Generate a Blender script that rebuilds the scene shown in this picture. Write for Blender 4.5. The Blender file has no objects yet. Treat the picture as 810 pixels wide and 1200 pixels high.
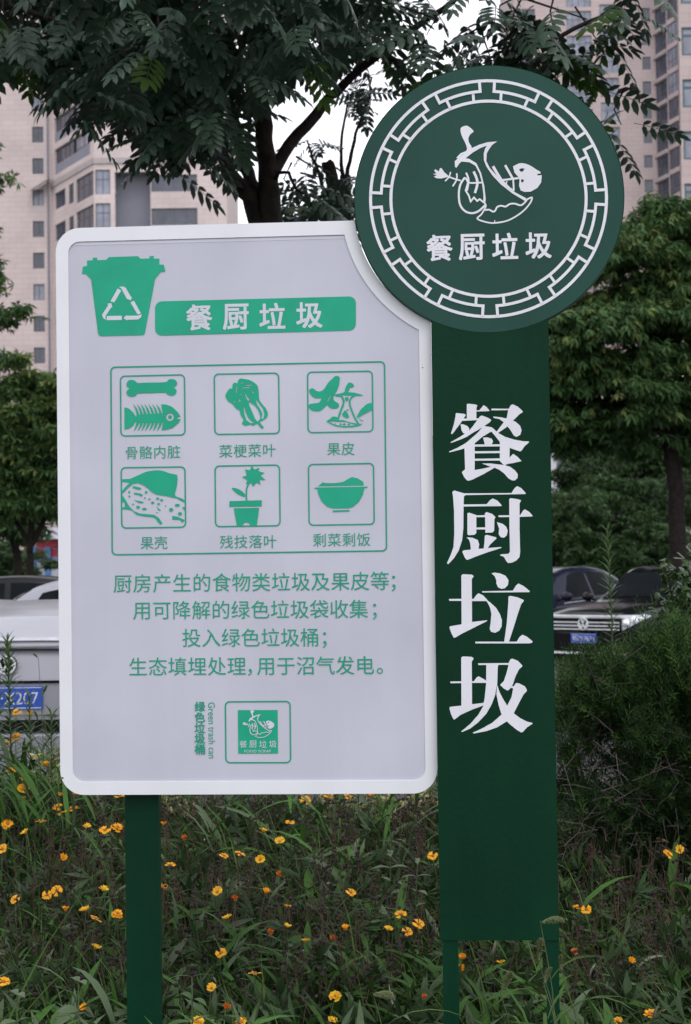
import bpy, bmesh, math, random
import numpy as np
from mathutils import Vector, Matrix
from mathutils.geometry import tessellate_polygon

scene = bpy.context.scene
COL = scene.collection
rad = math.radians

# ------------------------------------------------------------------ camera
FPX, CX, CY = 2000.0, 405.0, 600.0            # focal length in photo pixels (810 x 1200)
PITCH, ROLL, YAW = rad(1.667), rad(-0.770), rad(3.89)
CAMZ = 1.60
_F = Vector((0, math.cos(PITCH), math.sin(PITCH)))
_R0 = Vector((1, 0, 0)); _U0 = _R0.cross(_F)
_R = math.cos(ROLL)*_R0 + math.sin(ROLL)*_U0
_U = -math.sin(ROLL)*_R0 + math.cos(ROLL)*_U0
cam_data = bpy.data.cameras.new('camera')
cam_data.sensor_fit = 'VERTICAL'; cam_data.sensor_height = 36.0
cam_data.lens = FPX/1200*36
cam_data.clip_start = 0.05; cam_data.clip_end = 3000
cam_data.dof.use_dof = True; cam_data.dof.focus_distance = 5.1; cam_data.dof.aperture_fstop = 8.0
cam = bpy.data.objects.new('camera', cam_data); COL.objects.link(cam)
m3 = Matrix((_R, _U, -_F)).transposed()
cam.matrix_world = Matrix.Translation((0, 0, CAMZ)) @ m3.to_4x4()
scene.camera = cam

# ------------------------------------------------------------------ sky, sun, exposure (overcast)
world = bpy.data.worlds.new('World'); scene.world = world; world.use_nodes = True
wn = world.node_tree; wn.nodes.clear()
sky = wn.nodes.new('ShaderNodeTexSky'); sky.sky_type = 'NISHITA'; sky.sun_disc = False
sky.sun_elevation = rad(58); sky.sun_rotation = rad(150)
hsv = wn.nodes.new('ShaderNodeHueSaturation'); hsv.inputs['Saturation'].default_value = 0.22
wmix = wn.nodes.new('ShaderNodeMixRGB'); wmix.inputs[0].default_value = 0.72
wmix.inputs[2].default_value = (12.6, 12.7, 13.6, 1)      # the even cloud layer
bg = wn.nodes.new('ShaderNodeBackground'); bg.inputs['Strength'].default_value = 0.13
wo = wn.nodes.new('ShaderNodeOutputWorld')
wn.links.new(sky.outputs[0], hsv.inputs['Color']); wn.links.new(hsv.outputs[0], wmix.inputs[1])
wn.links.new(wmix.outputs[0], bg.inputs[0]); wn.links.new(bg.outputs[0], wo.inputs[0])
sun_d = bpy.data.lights.new('sun', 'SUN'); sun_d.energy = 1.0; sun_d.angle = rad(35); sun_d.color = (1, .97, .93)
sun = bpy.data.objects.new('sun', sun_d); COL.objects.link(sun)
_sd = Vector((math.sin(rad(150))*math.cos(rad(58)), math.cos(rad(150))*math.cos(rad(58)), math.sin(rad(58))))
sun.rotation_euler = _sd.to_track_quat('Z', 'Y').to_euler()
scene.view_settings.view_transform = 'Standard'; scene.view_settings.look = 'None'
scene.view_settings.exposure = 0.08; scene.view_settings.gamma = 1.0
scene.view_settings.use_curve_mapping = False
scene.cycles.max_bounces = 8; scene.cycles.transparent_max_bounces = 8
scene.cycles.sample_clamp_indirect = 6

# ------------------------------------------------------------------ helpers
def ray(px, py):
    return _F*FPX + _R*(px-CX) - _U*(py-CY)
def at(px, py, Y):
    """the point at depth Y that the photo shows at pixel (px, py)"""
    d = ray(px, py); return Vector((0, 0, CAMZ)) + d*(Y/d.y)
def tag(o, label=None, cat=None, group=None, kind=None):
    if label: o['label'] = label
    if cat: o['category'] = cat
    if group: o['group'] = group
    if kind: o['kind'] = kind
    return o
def empty(name, loc=(0, 0, 0), rz=0, label=None, cat=None, group=None):
    o = bpy.data.objects.new(name, None); COL.objects.link(o)
    o.location = loc; o.rotation_euler = (0, 0, rz); o.empty_display_size = .1
    return tag(o, label, cat, group)
def link(name, me, m, parent=None):
    o = bpy.data.objects.new(name, me); COL.objects.link(o)
    if m is not None and not me.materials:
        for x in (m if isinstance(m, (list, tuple)) else [m]): me.materials.append(x)
    if parent is not None: o.parent = parent
    return o

def M(name, rgb, rough=.6, var=.12, scale=6., metal=0., coat=0., spec=.5, transl=0., bump=0., bscale=40., streak=0.):
    m = bpy.data.materials.new(name); m.use_nodes = True
    nt = m.node_tree; n = nt.nodes; b = n['Principled BSDF']; L = nt.links
    b.inputs['Roughness'].default_value = rough; b.inputs['Metallic'].default_value = metal
    b.inputs['Coat Weight'].default_value = coat; b.inputs['Coat Roughness'].default_value = .04
    b.inputs['Specular IOR Level'].default_value = spec
    tc = n.new('ShaderNodeTexCoord')
    nz = n.new('ShaderNodeTexNoise'); nz.inputs['Scale'].default_value = scale; nz.inputs['Detail'].default_value = 4
    L.new(tc.outputs['Object'], nz.inputs['Vector'])
    rp = n.new('ShaderNodeMapRange'); rp.inputs[1].default_value = .3; rp.inputs[2].default_value = .7
    rp.inputs[3].default_value = 1-var; rp.inputs[4].default_value = 1+var
    L.new(nz.outputs['Fac'], rp.inputs[0])
    mx = n.new('ShaderNodeVectorMath'); mx.operation = 'SCALE'; mx.inputs[0].default_value = rgb
    fac = rp.outputs[0]
    if streak:       # rain streaks and dust: noise drawn out along the vertical
        mp = n.new('ShaderNodeMapping'); mp.inputs['Scale'].default_value = (8, 8, .45); L.new(tc.outputs['Object'], mp.inputs['Vector'])
        n3 = n.new('ShaderNodeTexNoise'); n3.inputs['Scale'].default_value = 1.6; n3.inputs['Detail'].default_value = 6; n3.inputs['Roughness'].default_value = .65
        L.new(mp.outputs[0], n3.inputs['Vector'])
        r3 = n.new('ShaderNodeMapRange'); r3.inputs[1].default_value = .32; r3.inputs[2].default_value = .68; r3.inputs[3].default_value = 1-streak; r3.inputs[4].default_value = 1+streak*.4
        L.new(n3.outputs['Fac'], r3.inputs[0]); mm = n.new('ShaderNodeMath'); mm.operation = 'MULTIPLY'
        L.new(fac, mm.inputs[0]); L.new(r3.outputs[0], mm.inputs[1]); fac = mm.outputs[0]
        mr2 = n.new('ShaderNodeMapRange'); mr2.inputs[3].default_value = max(0, rough-.10); mr2.inputs[4].default_value = rough+.12
        L.new(n3.outputs['Fac'], mr2.inputs[0]); L.new(mr2.outputs[0], b.inputs['Roughness'])
    L.new(fac, mx.inputs['Scale']); L.new(mx.outputs[0], b.inputs['Base Color'])
    if bump:
        n2 = n.new('ShaderNodeTexNoise'); n2.inputs['Scale'].default_value = bscale; n2.inputs['Detail'].default_value = 5
        L.new(tc.outputs['Object'], n2.inputs['Vector'])
        bp = n.new('ShaderNodeBump'); bp.inputs['Strength'].default_value = bump; bp.inputs['Distance'].default_value = .02
        L.new(n2.outputs['Fac'], bp.inputs['Height']); L.new(bp.outputs[0], b.inputs['Normal'])
    if transl:
        t = n.new('ShaderNodeBsdfTranslucent'); ms = n.new('ShaderNodeMixShader'); ms.inputs[0].default_value = transl
        L.new(mx.outputs[0], t.inputs['Color']); L.new(b.outputs[0], ms.inputs[1]); L.new(t.outputs[0], ms.inputs[2])
        L.new(ms.outputs[0], n['Material Output'].inputs['Surface'])
    return m

class MB:
    """collects boxes, prisms, tubes and leaves for ONE mesh"""
    def __init__(s): s.v = []; s.f = []; s.mi = []
    def add(s, vs, fs, mi=0):
        k = len(s.v); s.v += [tuple(p) for p in vs]; s.f += [tuple(i+k for i in f) for f in fs]; s.mi += [mi]*len(fs)
    def box(s, lo, hi, mi=0, mat=None):
        x0, y0, z0 = lo; x1, y1, z1 = hi
        vs = [(x0,y0,z0),(x1,y0,z0),(x1,y1,z0),(x0,y1,z0),(x0,y0,z1),(x1,y0,z1),(x1,y1,z1),(x0,y1,z1)]
        if mat: vs = [mat @ Vector(p) for p in vs]
        s.add(vs, [(0,3,2,1),(4,5,6,7),(0,1,5,4),(1,2,6,5),(2,3,7,6),(3,0,4,7)], mi)
    def prism(s, pts, y0, y1, mi=0):
        """outline pts (x,z) extruded from y0 to y1"""
        n = len(pts); tri = tessellate_polygon([[Vector((p[0], p[1], 0)) for p in pts]])
        vs = [(p[0], y0, p[1]) for p in pts] + [(p[0], y1, p[1]) for p in pts]
        fs = [tuple(t) for t in tri] + [tuple(i+n for i in t[::-1]) for t in tri]
        fs += [(i, (i+1) % n, (i+1) % n+n, i+n) for i in range(n)]
        s.add(vs, fs, mi)
    def tube(s, path, radii, n=7, mi=0, cap=True):
        path = [Vector(p) for p in path]
        if not hasattr(radii, '__len__'): radii = [radii]*len(path)
        rings = []; up = Vector((.13, .21, 1)).normalized(); vs = []
        for i, p in enumerate(path):
            t = (path[min(i+1, len(path)-1)]-path[max(i-1, 0)])
            if t.length < 1e-9: t = Vector((0, 0, 1))
            t.normalize()
            a = t.cross(up)
            if a.length < .05: a = t.cross(Vector((1, 0, 0)))
            a.normalize(); b = t.cross(a)
            for k in range(n):
                q = 2*math.pi*k/n; vs.append(p+(a*math.cos(q)+b*math.sin(q))*radii[i])
        fs = [(i*n+k, i*n+(k+1) % n, (i+1)*n+(k+1) % n, (i+1)*n+k) for i in range(len(path)-1) for k in range(n)]
        if cap: fs += [tuple(range(n))[::-1], tuple((len(path)-1)*n+k for k in range(n))]
        s.add(vs, fs, mi)
    def sphere(s, c, r, nu=8, nv=6, sc=(1, 1, 1), mi=0):
        vs = []; c = Vector(c)
        for j in range(nv+1):
            th = math.pi*j/nv
            for i in range(nu):
                ph = 2*math.pi*i/nu
                vs.append(c+Vector((r*sc[0]*math.sin(th)*math.cos(ph), r*sc[1]*math.sin(th)*math.sin(ph), r*sc[2]*math.cos(th))))
        fs = [(j*nu+i, (j+1)*nu+i, (j+1)*nu+(i+1) % nu, j*nu+(i+1) % nu) for j in range(nv) for i in range(nu)]
        s.add(vs, fs, mi)
    def mesh(s, name, smooth=False, mats=None):
        me = bpy.data.meshes.new(name); me.from_pydata(s.v, [], s.f); me.update()
        if any(s.mi): me.polygons.foreach_set('material_index', s.mi)
        if smooth: me.polygons.foreach_set('use_smooth', [True]*len(me.polygons))
        return me
    def build(s, name, m, parent=None, smooth=False):
        return link(name, s.mesh(name, smooth), m, parent)

def npmesh(name, V, F, mi=None, smooth=False):
    """mesh from numpy vertices (n,3) and faces (m,k)"""
    me = bpy.data.meshes.new(name); V = np.asarray(V, np.float32); F = np.asarray(F, np.int32)
    me.vertices.add(len(V)); me.vertices.foreach_set('co', V.ravel())
    k = F.shape[1]; me.loops.add(F.size); me.loops.foreach_set('vertex_index', F.ravel())
    me.polygons.add(len(F)); me.polygons.foreach_set('loop_start', np.arange(len(F), dtype=np.int32)*k)
    if mi is not None: me.polygons.foreach_set('material_index', np.asarray(mi, np.int32))
    if smooth: me.polygons.foreach_set('use_smooth', np.ones(len(F), bool))
    me.update(calc_edges=True)
    return me
def frames(D, roll):
    """(n,3,3) matrices whose first axis is D; roll turns about it"""
    D = D/np.linalg.norm(D, axis=1, keepdims=True)
    up = np.tile(np.array([0, 0, 1.]), (len(D), 1)); up[np.abs(D[:, 2]) > .95] = (1, 0, 0)
    S = np.cross(up, D); S /= np.linalg.norm(S, axis=1, keepdims=True); N = np.cross(D, S)
    c, s = np.cos(roll)[:, None], np.sin(roll)[:, None]
    S2 = c*S+s*N; N2 = -s*S+c*N
    return np.stack([D, S2, N2], axis=2)
def scatter(TV, TF, P, R, sc):
    """copies of a small template (vertices TV, faces TF) at P with rotations R and sizes sc"""
    TV = np.asarray(TV, float); TF = np.asarray(TF); n = len(P)
    V = np.einsum('nij,kj->nki', R, TV)*np.asarray(sc)[:, None, None] + P[:, None, :]
    F = TF[None]+(np.arange(n)*len(TV))[:, None, None]
    return V.reshape(-1, 3), F.reshape(-1, TF.shape[1])
def merge(parts):
    Vs, Fs, k = [], [], 0
    for V, F in parts:
        Vs.append(V); Fs.append(F+k); k += len(V)
    return np.concatenate(Vs), np.concatenate(Fs)
def smooth_pts(pts, closed=True, n=4):
    P = [Vector((p[0], p[1])) for p in pts]; N = len(P); out = []
    for i in range(N if closed else N-1):
        g = lambda k: P[k % N] if closed else P[min(max(k, 0), N-1)]
        a, b, c, d = g(i-1), g(i), g(i+1), g(i+2)
        for k in range(n):
            t = k/n
            out.append(.5*((2*b)+(c-a)*t+(2*a-5*b+4*c-d)*t*t+(3*b-a-3*c+d)*t**3))
    if not closed: out.append(P[-1])
    return [(p.x, p.y) for p in out]
# ------------------------------------------------------------------ the information sign
SN = Vector((math.sin(YAW), math.cos(YAW), 0)); SR = Vector((math.cos(YAW), -math.sin(YAW), 0))
D0, DB = 5.000, 5.026                       # distance of the column face and of the board face
def _uz(q, depth):
    d = ray(*q); P = d*(depth/d.dot(SN)); return P.dot(SR), P.z+CAMZ
U0 = _uz((580, 1100), D0)[0]
def pl(q, depth=D0):
    u, z = _uz(q, depth); return (u-U0, z)
SPX = 5.0/FPX                               # metres per photo pixel on the sign

m_green = M('green_paint', (.0028, .032, .0155), .45, .16, 2.2, spec=.10, bump=.04, bscale=60, streak=.12)
m_disc = M('sheen_green_vinyl', (.013, .062, .047), .5, .10, 3, spec=.22, streak=.08)  # light reflected by the disc film is put into this lighter green
m_white = M('white_enamel', (.75, .755, .80), .38, .035, 4, spec=.45, streak=.025)
m_panel = M('grey_panel_vinyl', (.525, .525, .61), .5, .07, 2.0, spec=.35, streak=.022)
m_print = M('green_print', (.006, .345, .205), .5, .06, 12, spec=.35)
m_textp = M('dark_green_print', (.008, .30, .185), .5, .06, 12, spec=.35)
m_wprint = M('white_print', (.74, .74, .80), .5, .04, 8, spec=.35, streak=.06)
m_lprint = M('pale_print', (.60, .61, .69), .5, .04, 8, spec=.35)
m_dark = M('dark_gap', (.012, .014, .014), .7)
m_rust = M('rust', (.12, .035, .015), .85, .3, 40)

class Art:
    """flat print on a face of the sign; shapes come in photo pixels"""
    def __init__(s, depth, off=.0012): s.depth, s.off, s.k = depth, off, 0; s.v, s.f = [], []
    def _put(s, pts, tris, step=True):
        k = len(s.v); y = s.depth-5.0-s.off-s.k*.00003
        s.v += [(u, y, z) for u, z in pts]; s.f += [tuple(i+k for i in t) for t in tris]
        if step: s.k += 1
    def uz(s, loops):
        tri = tessellate_polygon([[Vector((p[0], p[1], 0)) for p in l] for l in loops])
        s._put([p for l in loops for p in l], tri)
    def poly(s, *loops): s.uz([[pl(p, s.depth) for p in l] for l in loops])
    def ribbon(s, pts, w, closed=False):
        n = len(pts); P = [Vector(p) for p in pts]; W = w if hasattr(w, '__len__') else [w]*n
        L, R = [], []
        for i in range(n):
            a = P[i-1] if (i > 0 or closed) else P[i]; b = P[(i+1) % n] if (i < n-1 or closed) else P[i]
            d1 = (P[i]-a); d2 = (b-P[i])
            d1 = d1.normalized() if d1.length > 1e-9 else d2.normalized()
            d2 = d2.normalized() if d2.length > 1e-9 else d1
            t = (d1+d2); t = t.normalized() if t.length > 1e-6 else d1
            nn = Vector((-t.y, t.x)); k = max(.5, nn.dot(Vector((-d1.y, d1.x)))); h = W[i]/2/k
            L.append(P[i]+nn*h); R.append(P[i]-nn*h)
        pts = [pl(p, s.depth) for p in L+R]
        f = [(i, (i+1) % n, (i+1) % n+n, i+n) for i in range(n if closed else n-1)]
        s._put(pts, f)
    def build(s, name, m, parent, label=None):
        me = bpy.data.meshes.new(name); me.from_pydata(s.v, [], s.f); me.update()
        bm = bmesh.new(); bm.from_mesh(me)
        for f in bm.faces:
            f.normal_update()
            if f.normal.y > 0: f.normal_flip()
        bm.to_mesh(me); bm.free()
        return tag(link(name, me, m, parent), label)
def Z(x0, y0, s):
    """zoomed tracing -> photo pixels"""
    return lambda pts: [(x0+p[0]/s, y0+p[1]/s) for p in pts]
def ell(cx, cy, rx, ry=None, n=14):
    ry = ry or rx; return [(cx+rx*math.cos(2*math.pi*i/n), cy+ry*math.sin(2*math.pi*i/n)) for i in range(n)]
def rrect(x0, y0, x1, y1, r, n=5):
    out = []
    for cx, cy, a in ((x1-r, y1-r, 0), (x0+r, y1-r, 90), (x0+r, y0+r, 180), (x1-r, y0+r, 270)):
        for k in range(n+1):
            t = rad(a+90*k/n); out.append((cx+r*math.cos(t), cy+r*math.sin(t)))
    return out
_glyph = {}
def glyph(ch, bold=0):
    if (ch, bold) not in _glyph:
        c = bpy.data.curves.new('glyph', 'FONT'); c.body = ch; c.resolution_u = 3
        o = bpy.data.objects.new('glyph', c); COL.objects.link(o)
        bpy.context.view_layer.update()
        me = bpy.data.meshes.new_from_object(o.evaluated_get(bpy.context.evaluated_depsgraph_get()))
        _glyph[(ch, bold)] = ([(v.co.x, v.co.y) for v in me.vertices], [tuple(p.vertices) for p in me.polygons])
        bpy.data.objects.remove(o); bpy.data.curves.remove(c); bpy.data.meshes.remove(me)
    return _glyph[(ch, bold)]
def put_char(art, ch, cx, cy, em, bold=0., sx=1., rot=False, tight=None):
    """one character, centre (cx,cy) and em in photo pixels; tight = (w,h): stretch its ink to this box"""
    v, f = glyph(ch); u0, z0 = pl((cx, cy), art.depth); e = em*SPX
    if not v: return
    if tight:
        xs = [p[0] for p in v]; ys = [p[1] for p in v]
        mx, my = (min(xs)+max(xs))/2, (min(ys)+max(ys))/2
        kx, ky = (tight[0]*SPX-2*bold*e)/(max(xs)-min(xs)), (tight[1]*SPX-2*bold*e)/(max(ys)-min(ys))
        pts = [(u0+(x-mx)*kx, z0+(y-my)*ky) for x, y in v]
    else:
        pts = [((x-.5)*e*sx, (y-.37)*e) for x, y in v]
        pts = [(u0+x, z0+y) for x, y in pts]
    w = bold*e
    for dx, dy in ([(0, 0)] if w < .0002 else [(0, 0), (w, w), (-w, w), (w, -w), (-w, -w), (w, 0), (-w, 0), (0, w), (0, -w)]):
        art._put([(x+dx, y+dy) for x, y in pts], f)
def put_word(art, text, x0, y0, x1, y1, h, bold=0., turned=False):
    """a latin word stretched to run from (x0,y0) to (x1,y1), ink height h (photo pixels)"""
    v, f = glyph(text)
    xs = [p[0] for p in v]; ys = [p[1] for p in v]; w = max(xs)-min(xs); hh = max(ys)-min(ys)
    a = Vector(pl((x0, y0), art.depth)); b = Vector(pl((x1, y1), art.depth)); d = b-a
    if turned: d = Vector((0, d.y))
    else: d = Vector((d.x, 0))
    n = Vector((-d.y, d.x)).normalized()*h*SPX
    art._put([a+d*((x-min(xs))/w)+n*((y-(min(ys)+max(ys))/2)/hh) for x, y in v], f, step=False)

sroot = SR*U0+SN*D0
sign = empty('information_sign', (sroot.x, sroot.y, 0), -YAW,
             'tall green and white waste sorting sign with round head, standing in the flower bed', 'sign')

# column with round head: one folded steel box, outline in local metres
cu, cz = pl((572.6, 233.0)); CR = 158.3*SPX
colL = pl((506.4, 450))[0]; colR = pl((643.9, 440))[0]; colB = pl((586, 1101.8))[1]
def arc(cx, cz, r, a0, a1, n): return [(cx+r*math.cos(rad(a0+(a1-a0)*i/n)), cz+r*math.sin(rad(a0+(a1-a0)*i/n))) for i in range(n+1)]
aR = math.degrees(math.acos((colR-cu)/CR)); aL = math.degrees(math.acos((colL-cu)/CR))
outl = [(colL, colB), (colR, colB)] + arc(cu, cz, CR, -aR, 360-aL, 96)
b = MB(); b.prism(outl, 0, .042)
column = b.build('column', m_green, sign)
bv = column.modifiers.new('bevel', 'BEVEL'); bv.width = .002; bv.segments = 2; bv.limit_method = 'ANGLE'
a = Art(D0, .0008); a.uz([arc(cu, cz, CR-.0025, 0, 357, 110)])
head = a.build('round_head_face', m_disc, column, 'lighter green round face of the sign head')
for x0, x1 in ((518.6, 537.2), (640.3, 654.9)):
    u0 = pl((x0, 1110))[0]; u1 = pl((x1, 1110))[0]
    b = MB(); b.box((u0, .004, -.12), (u1, .038, colB-.001)); b.build('leg', m_green, sign)
u0 = pl((146.4, 940), DB+.03)[0]; u1 = pl((185.7, 940), DB+.03)[0]
bz0 = pl((300, 930.3), DB)[1]; bz1 = pl((300, 261.7), DB)[1]
b = MB(); b.box((u0, DB-5+.028, -.12), (u1, DB-5+.068, bz1-.25))
post = b.build('post', m_green, sign)
bv = post.modifiers.new('bevel', 'BEVEL'); bv.width = .003; bv.segments = 2

# fret ring round the head
fr = Art(D0, .0020)
def RR(r, a0, a1, w, n=8):
    pts = [pl2(r, a0+(a1-a0)*i/n) for i in range(n+1)]; fr.ribbon(pts, w)
def pl2(r, ang):        # photo pixel on the head at radius r, angle clockwise from the top (the roll of the camera kept)
    t = rad(ang)-rad(.77); return (572.6+r*math.sin(t), 233.0-r*math.cos(t))
for r in (138.2, 114.4):
    n = 96; fr.ribbon([pl2(r, 360*i/n) for i in range(n)], 3.5, closed=True)
for k in range(12):
    c = 30*k
    RR(125.8, c+3.7-.8, c+30-3.7+.8, 3.4, 8)
    for s in (-1, 1):
        fr.ribbon([pl2(125.2, c+s*3.7), pl2(138, c+s*3.7)], 3.4)
        fr.ribbon([pl2(114.6, c+s*7.9), pl2(125.4, c+s*7.6)], 3.2)
fr.build('fret_ring', m_wprint, head, 'white meander ring round the head')

# emblem: apple core, eggshell and fish bone
def emblem(art, T, wk=1.0):
    """T maps tracing coordinates (810 x 702) to photo pixels; wk widens thin lines"""
    s = (T([(5.4, 0)])[0][0]-T([(0, 0)])[0][0])
    sp = lambda pts, n=3: T(smooth_pts(pts, True, n))
    def rb(pts, w, n=4): art.ribbon(T(smooth_pts(pts, False, n)), w/5.4*s*wk)
    art.poly(sp([(217,55),(238,43),(262,43),(298,75),(280,92),(266,115),(268,145),(286,180),(258,204),(250,200),(256,185),(245,150),(225,110),(216,80)]))
    art.poly(T([(178,266),(200,245),(245,213),(290,180),(335,160),(385,145),(447,140),(415,162),(395,190),(382,215),(362,215),(370,185),(383,167),(340,182),(290,212),(250,244),(228,262),(207,280),(188,308),(180,300)]))
    art.poly(T([(188,243),(215,215),(258,197),(257,206),(225,226),(196,248)]))
    art.poly(T([(228,243),(270,250),(315,278),(345,340),(365,420),(374,500),(372,525),(358,525),(360,480),(350,400),(335,345),(310,295),(272,272),(226,268)]))
    art.poly(T([(362,213),(381,213),(378,265),(400,308),(440,352),(495,397),(560,462),(632,500),(622,517),(540,467),(470,412),(418,357),(380,302),(362,258)]))
    rb([(636,507),(667,495),(652,535),(600,590),(520,638),(440,655),(385,652),(322,630),(346,602),(366,570),(375,545),(364,525)], 10)
    rb([(370,575),(395,572),(420,584),(434,578),(447,555),(472,547),(500,552),(527,536),(560,534),(597,544),(627,520),(634,505)], 11)
    art.ribbon(T([(430,654),(432,638)]), 6/5.4*s*wk)
    rb([(243,368),(215,410),(204,470),(212,540),(245,582),(290,594),(330,580),(362,552),(374,540)], 13)
    art.ribbon(T([(245,368),(263,398),(247,450),(267,482),(279,520),(300,495),(320,517),(336,505),(364,528)]), 11/5.4*s*wk)
    art.poly(T([(40,345),(62,344),(48,324),(56,316),(78,330),(85,308),(96,310),(112,335),(130,350),(140,362),(122,369),(90,375),(62,373),(45,362),(64,356)]))
    rb([(125,358),(180,378),(216,388)], 10); rb([(152,333),(142,365),(117,391)], 9); rb([(191,342),(190,382),(165,424)], 10)
    rb([(255,392),(280,403),(352,400)], 11); rb([(298,330),(322,397),(306,467)], 16); rb([(250,338),(266,385),(256,452)], 12)
    rb([(420,297),(448,345),(475,388)], 18); rb([(462,388),(520,380),(582,372)], 13); rb([(497,290),(525,340),(547,378)], 15)
    rb([(548,380),(552,452)], 11); rb([(508,392),(504,412),(522,432),(545,446)], 9)
    art.poly(sp([(550,312),(568,287),(603,277),(650,290),(690,315),(722,342)], 2)[:-1]+T([(724,342),(700,346),(702,355),(729,354)])+T([(725,400),(700,435),(660,458),(620,460),(595,450),(585,420),(588,385),(580,365),(556,338)]),
             T([(585,318),(600,310),(621,312),(608,332),(593,331)]), T([(598,381),(612,380),(616,390),(606,401),(598,396)]))
em = Art(D0, .0020); emblem(em, Z(500, 140, 5.4)); em.build('emblem', m_wprint, head, 'white emblem of apple core, eggshell and fish bone')
for i, ch in enumerate('餐厨垃圾'):
    hl = Art(D0, .0020); put_char(hl, ch, (120, 300, 486, 672)[i]/4.765+490, (122, 117, 112, 108)[i]/4.765+265, 31, .019, tight=(30.4, 31))
    hl.build('head_character', m_wprint, head)

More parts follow.
